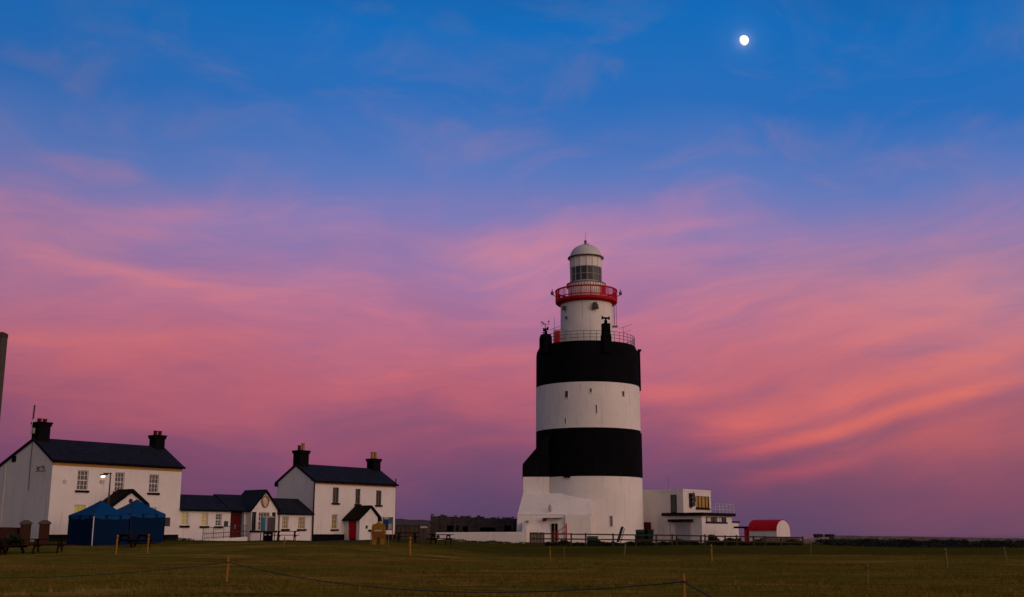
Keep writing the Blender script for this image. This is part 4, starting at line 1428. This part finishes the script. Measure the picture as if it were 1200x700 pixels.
# boulders piled along the foot of the sea wall
q = random.Random(21)
bo = MB()
for k in range(230):
    s = q.random()
    x = 34.2 + 46 * s
    y = 119.5 - 11.5 * s + q.uniform(-0.8, 0.8)
    r_ = q.uniform(0.18, 0.40)
    b0 = len(bo.v)
    bo.ball((x, y, gz(x, y) + r_ * 0.35), (r_ * q.uniform(0.8, 1.4), r_, r_ * q.uniform(0.6, 0.95)), 8, 5)
    for i in range(b0, len(bo.v)):
        a = bo.v[i]
        bo.v[i] = (a[0] + q.uniform(-1, 1) * r_ * 0.14, a[1] + q.uniform(-1, 1) * r_ * 0.14, a[2] + q.uniform(-1, 1) * r_ * 0.12)
tag(bo.build('rubble_bank', M['rock']), 'bank of dark boulders below the pale sea wall', 'boulders', kind='stuff')


leafy('undergrowth', 'strip of longer grass along the foot of the low white wall', 'undergrowth', [(-8.5, 112.6), (1.6, 112.6)], 0.22, 900, 15, 'stuff', 0.06, 'foliage', 0.25)
leafy('undergrowth', 'strip of longer grass along the foot of the two tall houses', 'undergrowth', [tuple(row(0.0, -0.35))[:2], tuple(row(11.0, -0.35))[:2]], 0.20, 900, 16, 'stuff', 0.06, 'foliage', 0.22)

# dark green things behind the fence
def bin_(loc, rz, label):
    t = thing('wheelie_bin', label, 'bin', loc, rz)
    b = MB()
    b.loft([[(a * k, c * k, z) for a, c in ((-.36, -.36), (.36, -.36), (.36, .36), (-.36, .36))] for z, k in ((0.08, 0.8), (1.05, 1.0))])
    b.build('body', M['green'], t, bevel=0.03)
    MB().extr([(-.40, 1.06), (.40, 1.06), (.40, 1.14), (-.2, 1.2), (-.40, 1.16)], 'x', -0.39, 0.39).build('lid', M['green'], t, bevel=0.02)
    for sx in (-0.3, 0.3):
        MB().tube([(sx - 0.04, 0.34, 0.1), (sx + 0.04, 0.34, 0.1)], 0.1, 12).build('wheel', M['black'], t)


for x, y, rz, lab in ((12.15, 107.4, 10, 'dark green wheelie bin standing upright behind the fence'), (13.0, 107.8, 25, 'dark green wheelie bin next to the dark red door')):
    bin_((x, y, gz(x, y) + 0.25), rz, lab)
t = thing('notice_easel', 'dark green notice board leaning back behind the timber fence', 'board', (10.0, 107.3, gz(10.0, 107.3)), -62)
MB().beam((0, 0.0, 0.35), (0.15, 0.45, 1.75), 0.85, 0.05).build('panel', M['green'], t)
for sx in (-0.3, 0.3):
    MB().beam((sx, 0, 0), (sx + 0.13, 0.5, 1.6), 0.05, 0.05).build('leg', M['timber'], t)
t = thing('storage_chest', 'low dark green storage chest behind the timber fence', 'chest', (7.6, 107.2, gz(7.6, 107.2)), 0)
MB().box(-0.5, 0.5, -0.3, 0.3, 0.05, 0.75).build('body', M['green'], t, bevel=0.03)
MB().extr([(-.33, 0.76), (.33, 0.76), (.33, 0.82), (0, 0.9), (-.33, 0.82)], 'x', -0.53, 0.53).build('lid', M['green'], t, bevel=0.02)


# ------------------------------------------------------------------ furniture of the field
def picnic_table(loc, rz, label, s=1.0, group='picnic tables on the grass'):
    t = thing('picnic_table', label, 'picnic table', loc, rz, group)
    tp = MB()
    for k in range(5):
        y = -0.34 + k * 0.155
        tp.box(-0.9, 0.9, y, y + 0.14, 0.69, 0.745)
    tp.build('table_top', M['table_wood'], t)
    for sy in (-1, 1):
        b = MB()
        for k in range(2):
            y = sy * 0.72 - 0.14 + 0.145 * k
            b.box(-0.9, 0.9, y, y + 0.135, 0.405, 0.455)
        b.build('bench', M['table_wood'], t)
    for sx in (-0.6, 0.6):
        f = MB()
        f.beam((sx, -0.28, 0.70), (sx, -0.72, -0.03), 0.06, 0.14).beam((sx, 0.28, 0.70), (sx, 0.72, -0.03), 0.06, 0.14)
        f.beam((sx + 0.055, -0.84, 0.36), (sx + 0.055, 0.84, 0.36), 0.045, 0.10).beam((sx + 0.055, -0.34, 0.65), (sx + 0.055, 0.34, 0.65), 0.045, 0.09)
        f.build('trestle', M['table_wood'], t)
    return t


def ground(x, y, dz=0.0):
    return (x, y, gz(x, y) + dz)


picnic_table(ground(-24.9, 61.0), 12, 'dark picnic table in front of the white house, beside the canopy corner')
T2 = picnic_table(ground(-28.6, 61.5), -8, 'large dark picnic table at the edge beside the low brick wall')
picnic_table(ground(-26.9, 60.4), 65, 'dark picnic table between the brick gate piers and the canopy')
picnic_table(ground(-27.3, 59.2), 30, 'dark picnic table nearest to us on the grass before the brick gate piers')
picnic_table(ground(-16.9, 85.0), 6, 'dark picnic table under the two small windows of the low building')
picnic_table(ground(-7.7, 83.0), 10, 'dark picnic table on the grass behind the thick yellow post')
picnic_table(ground(-5.4, 86.0), -14, 'dark picnic table on the grass near the end of the white wall')
picnic_table(ground(-22.0, 66.0), 55, 'dark picnic table with a tray standing in front of the blue canopies')


def pier(x, y, h_, label):
    t = thing('brick_pier', label, 'pier', ground(x, y, -0.1), 20, 'red brick gate piers')
    MB().box(-0.29, 0.29, -0.29, 0.29, 0, h_).build('shaft', M['brick'], t)
    MB().loft([[(a * k, b * k, z) for a, b in ((-.36, -.36), (.36, -.36), (.36, .36), (-.36, .36))] for z, k in ((h_, 1.0), (h_ + 0.1, 1.0), (h_ + 0.26, 0.35))]).build('cap', M['cap'], t)


pier(-29.75, 69.3, 1.30, 'red brick gate pier with stone cap, at the end of the low dark wall')
pier(-28.6, 69.3, 1.30, 'red brick gate pier with stone cap, closer to the white house front corner')
uneven_wall('garden_wall', 'low dark brick garden wall ending at the gate pier', 'wall', (-38, 69.8), (-30.2, 69.4), 0.0, (1.75, 1.72), 0.4, 'brick', 31, 0.02)
leafy('bush', 'small dark bush in front of the brick gate pier', 'bush', [(-29.9, 67.4), (-29.2, 67.4)], 0.9, 900, 9)

t = thing('street_lamp', 'slim dark lamp post with lit head behind the blue canopies', 'lamp post', ground(-25.7, 71.8), 0)
MB().lathe([(0.09, 0), (0.09, 0.8), (0.055, 0.85), (0.045, 4.35)], 12).build('pole', M['dark_metal'], t, smooth=True)
MB().beam((0.08, 0, 4.36), (-0.42, -0.1, 4.36), 0.1, 0.06).build('arm', M['dark_metal'], t)
hd = MB().beam((-0.15, -0.05, 4.31), (-0.60, -0.14, 4.24), 0.24, 0.09).build('lamp_head', M['dark_metal'], t)
MB().ball((-0.42, -0.14, 4.17), (0.15, 0.11, 0.08), 12, 8).build('lens', M['lamp'], hd, smooth=True)
la = bpy.data.lights.new('street_lamp_light', 'POINT')
la.energy = 14
la.color = (1.0, 0.82, 0.55)
la.shadow_soft_size = 0.12
lo = bpy.data.objects.new('street_lamp_light', la)
COL.objects.link(lo)
lo.parent = t
lo.location = (-0.42, -0.14, 3.98)

t = thing('utility_pole', 'thick weathered pole with grey conduit at the edge of the view', 'pole', (-14.0, 30, gz(-14.0, 30) - 0.3))
MB().lathe([(0.17, 0), (0.145, 6.85)], 16).build('pole', M['pole_wood'], t, smooth=True)
MB().lathe([(0.155, 6.85), (0.15, 6.95), (0.05, 7.0)], 16).build('cap', M['timber'], t, smooth=True)
MB().tube([(-0.14, -0.13, 0.2), (-0.12, -0.12, 7.15)], 0.075, 10).build('conduit', M['grey_metal'], t, smooth=True)


def sign(loc, rz, label, wd, zb, zt, leg, bands, backing='grey_print'):
    t = thing('information_board', label, 'sign', loc, rz)
    MB().box(-wd / 2, wd / 2, -0.03, 0.02, zb, zt).build('panel', M[backing], t)
    for a, b, c, d, m in bands:
        MB().box(-wd / 2 + wd * a, -wd / 2 + wd * b, -0.042, -0.032, zb + (zt - zb) * c, zb + (zt - zb) * d).build('print', M[m], t)
    for sx in (-1, 1):
        MB().box(sx * (wd / 2 + 0.035) - 0.03, sx * (wd / 2 + 0.035) + 0.03, -0.035, 0.03, -0.1, zt + 0.05).build('leg', M[leg], t)
    return t


sign(ground(-18.45, 85.6), 4, 'large grey information board with turquoise edge on two posts', 0.95, 0.72, 1.85, 'post_grey',
     [(0.02, 0.30, 0.03, 0.88, 'teal'), (0.30, 0.45, 0.03, 0.88, 'cream'), (0.45, 0.72, 0.05, 0.88, 'mauve'), (0.02, 0.98, 0.90, 0.99, 'cream')])
t = thing('litter_bin', 'black litter bin under the grey information board', 'bin', ground(-18.35, 85.3), 4)
MB().box(-0.34, 0.34, -0.22, 0.22, 0.0, 0.68).build('body', M['black'], t, bevel=0.03)
for sx in (-0.15, 0.17):
    MB().ball((sx, -0.225, 0.46), (0.10, 0.012, 0.06), 10, 6).build('sticker', M['cream'], t)
sign(ground(-15.1, 95.3), 2, 'navy and turquoise information board beside the red porch door', 0.9, 0.80, 1.92, 'post_grey',
     [(0.03, 0.35, 0.04, 0.84, 'navy'), (0.35, 0.52, 0.04, 0.84, 'teal'), (0.52, 0.78, 0.04, 0.84, 'navy'), (0.60, 0.70, 0.5, 0.8, 'mauve'), (0.1, 0.9, 0.88, 0.99, 'cream')])
sign(ground(-10.75, 98.0), -6, 'blue and pale information board at the corner of the house', 0.78, 0.82, 1.92, 'post_grey',
     [(0.05, 0.58, 0.04, 0.82, 'navy'), (0.58, 0.97, 0.52, 0.90, 'teal'), (0.58, 0.97, 0.06, 0.50, 'cream'), (0.05, 0.58, 0.84, 0.98, 'cream')])

# yellow figure board: a thick cut-out of a stout figure in a raincoat on two legs
t = thing('figure_board', 'yellow cut-out board shaped like a stout figure in a raincoat', 'board', ground(-7.95, 67.5), 3)
t.scale = (0.87, 1.0, 0.88)
hw = [(-0.42, 0.05), (-0.44, 0.5), (-0.46, 0.95), (-0.47, 1.2), (-0.43, 1.38), (-0.30, 1.44), (-0.16, 1.46), (-0.10, 1.54)]
outl = hw + [(-a, b) for a, b in reversed(hw)] + [(0.14, 0.05), (0.10, 0.45), (0.0, 0.58), (-0.08, 0.45), (-0.16, 0.05)]
MB().extr(outl, 'y', -0.035, 0.035).build('figure_cutout', M['yellow'], t, bevel=0.012)
MB().extr([(-0.43, 0.42), (-0.45, 0.93), (0.45, 0.93), (0.43, 0.42), (0.11, 0.46), (0.0, 0.60), (-0.09, 0.46)], 'y', -0.046, -0.038).build('coat_skirt', M['orange'], t)
MB().box(-0.27, 0.22, -0.052, -0.038, 0.945, 1.03).build('name_strip', M['cream'], t)
for sx in (-0.50, 0.50):
    MB().box(sx - 0.025, sx + 0.025, 0.0, 0.05, 0, 1.0).build('support', M['post_grey'], t)


# rope posts and ropes
POSTS = [  # x, y, height, thickness, lean x, material, label
    (797, 20.0, 0.62, 0.055, 0.0, 'post_wood', 'yellow rope post nearest to us, cut off at the bottom of the picture'),
    (272, 29.8, 0.64, 0.07, 0.02, 'post_wood', 'short yellow rope post alone on the grass in front of the low building'),
    (1008, 31.0, 0.57, 0.05, 0.03, 'post_grey', 'thin grey rope post alone in the open grass below the sea wall'),
    (830, 55.0, 0.80, 0.10, 0.0, 'post_wood', 'orange footed rope post in front of the flat roofed building'),
    (1101, 44.5, 0.79, 0.085, -0.03, 'post_grey', 'pale rope post before the dark boulder bank, the nearer one to the gate pillars'),
    (1170, 54.0, 0.72, 0.08, -0.08, 'post_grey', 'pale rope post before the dark boulder bank, at the far end of the sea wall'),
    (945, 76.0, 0.85, 0.07, 0.0, 'post_grey', 'thin rope post standing below the dark gate pillars'),
    (143, 58.5, 1.0, 0.10, 0.02, 'post_wood', 'yellow rope post in front of the canopies, nearer the tall house gable'),
    (179, 59.0, 1.0, 0.09, 0.03, 'post_wood', 'yellow rope post in front of the canopies, nearer the low building'),
    (482, 59.0, 0.95, 0.13, 0.0, 'post_wood', 'thick yellow rope post on the grass near the brown stone shed'),
    (457, 66.0, 0.75, 0.06, 0.0, 'post_grey', 'thin grey rope post beside the yellow figure board'),
    (336, 63.0, 0.65, 0.06, 0.04, 'post_grey', 'thin leaning rope post before the low building picnic table'),
    (644, 53.5, 0.76, 0.06, 0.0, 'post_wood', 'yellow rope post before the boarded end of the timber fence, the taller of two'),
    (660, 60.0, 0.66, 0.05, 0.0, 'post_grey', 'faint rope post before the boarded end of the timber fence, the shorter of two'),
    (729, 72.0, 0.85, 0.085, 0.14, 'post_grey', 'leaning grey rope post below the leaning green board'),
]
where = {}
for px, y, h_, wd, lean, m, lab in POSTS:
    x = (px - 600) / F * y * 0.99
    t = thing('rope_post', lab, 'post', ground(x, y), 0, 'rope posts across the field')
    b = MB()
    n = 10
    rings = []
    for z, k in ((-0.15, 1.0), (h_ * 0.5, 1.0), (h_ - 0.03, 0.96), (h_, 0.7)):
        rings.append([(lean * max(z, 0) / h_ + wd / 2 * k * math.cos(2 * math.pi * i / n), wd / 2 * k * math.sin(2 * math.pi * i / n), z) for i in range(n)])
    b.loft(rings).build('stake', M[m], t, smooth=True)
    zt = h_ - 0.14
    MB().tube([(lean * 0.8 + (wd / 2 + 0.012) * math.cos(a), (wd / 2 + 0.012) * math.sin(a), zt) for a in np.linspace(0, 2 * math.pi, 13)], 0.016, 6).build('rope_loop', M['rope'], t)
    where[px] = Vector((x + lean * 0.8, y - wd / 2, gz(x, y) + zt))


def rope(a, b, sag, label, wob=0.3, seed=1, rad_=0.013):
    q = random.Random(seed)
    pts = []
    n = 60
    ph = q.uniform(0, 6)
    for i in range(n + 1):
        s = i / n
        p = a.lerp(b, s)
        z = p.z - 4 * sag * s * (1 - s)
        fl = gz(p.x, p.y) + 0.04
        on = z < fl
        side = wob * math.sin(s * 9 + ph) * min(1, s * 6, (1 - s) * 6) if on else 0
        pts.append((p.x + side * 0.3, p.y + side, max(z, fl)))
    o = MB().tube(pts, rad_, 6).build('rope', M['rope'], None, smooth=True)
    tag(o, label, 'rope', 'ropes slung between the posts')


rope(where[797], where[272], 0.42, 'teal rope slung from the nearest post across to the short yellow post', 0.1, 3, 0.010)
rope(where[797], Vector((3.6, 12.5, 0.10)), 0.10, 'teal rope dropping from the nearest post out of the bottom of the picture', 0.1, 5, 0.012)
rope(where[272], Vector((-17.5, 28.5, 0.42)), 0.30, 'dark rope slung from the short yellow post towards the edge by the canopies', 0.1, 6, 0.010)
rope(where[457], where[336], 0.30, 'rope hanging in front of the houses from the figure board to the leaning post', 0.1, 11, 0.010)
rope(where[482], where[457], 0.15, 'rope hanging between the thick yellow post and the figure board', 0.1, 12, 0.010)

# ------------------------------------------------------------------ moon
md = 20000.0
d = Vector(((871.5 - 600) / F, math.cos(PITCH) - (350 - 47.5) / F * math.sin(PITCH), math.sin(PITCH) + (350 - 47.5) / F * math.cos(PITCH))).normalized()
rm = md * 6.3 / F * 0.9
mb = MB().ball((0, 0, 0), rm, 32, 20)
# gibbous: one limb flattened
mb.v = [(x * (0.74 if x < 0 else 1.0), y, z) for x, y, z in mb.v]
mo = mb.build('moon', M['moon'], None, smooth=True)
mo.location = d * md
mo.rotation_euler = (0, R(-22), -math.atan2(d.x, d.y))
tag(mo, 'bright white gibbous moon high in the blue sky', 'moon')
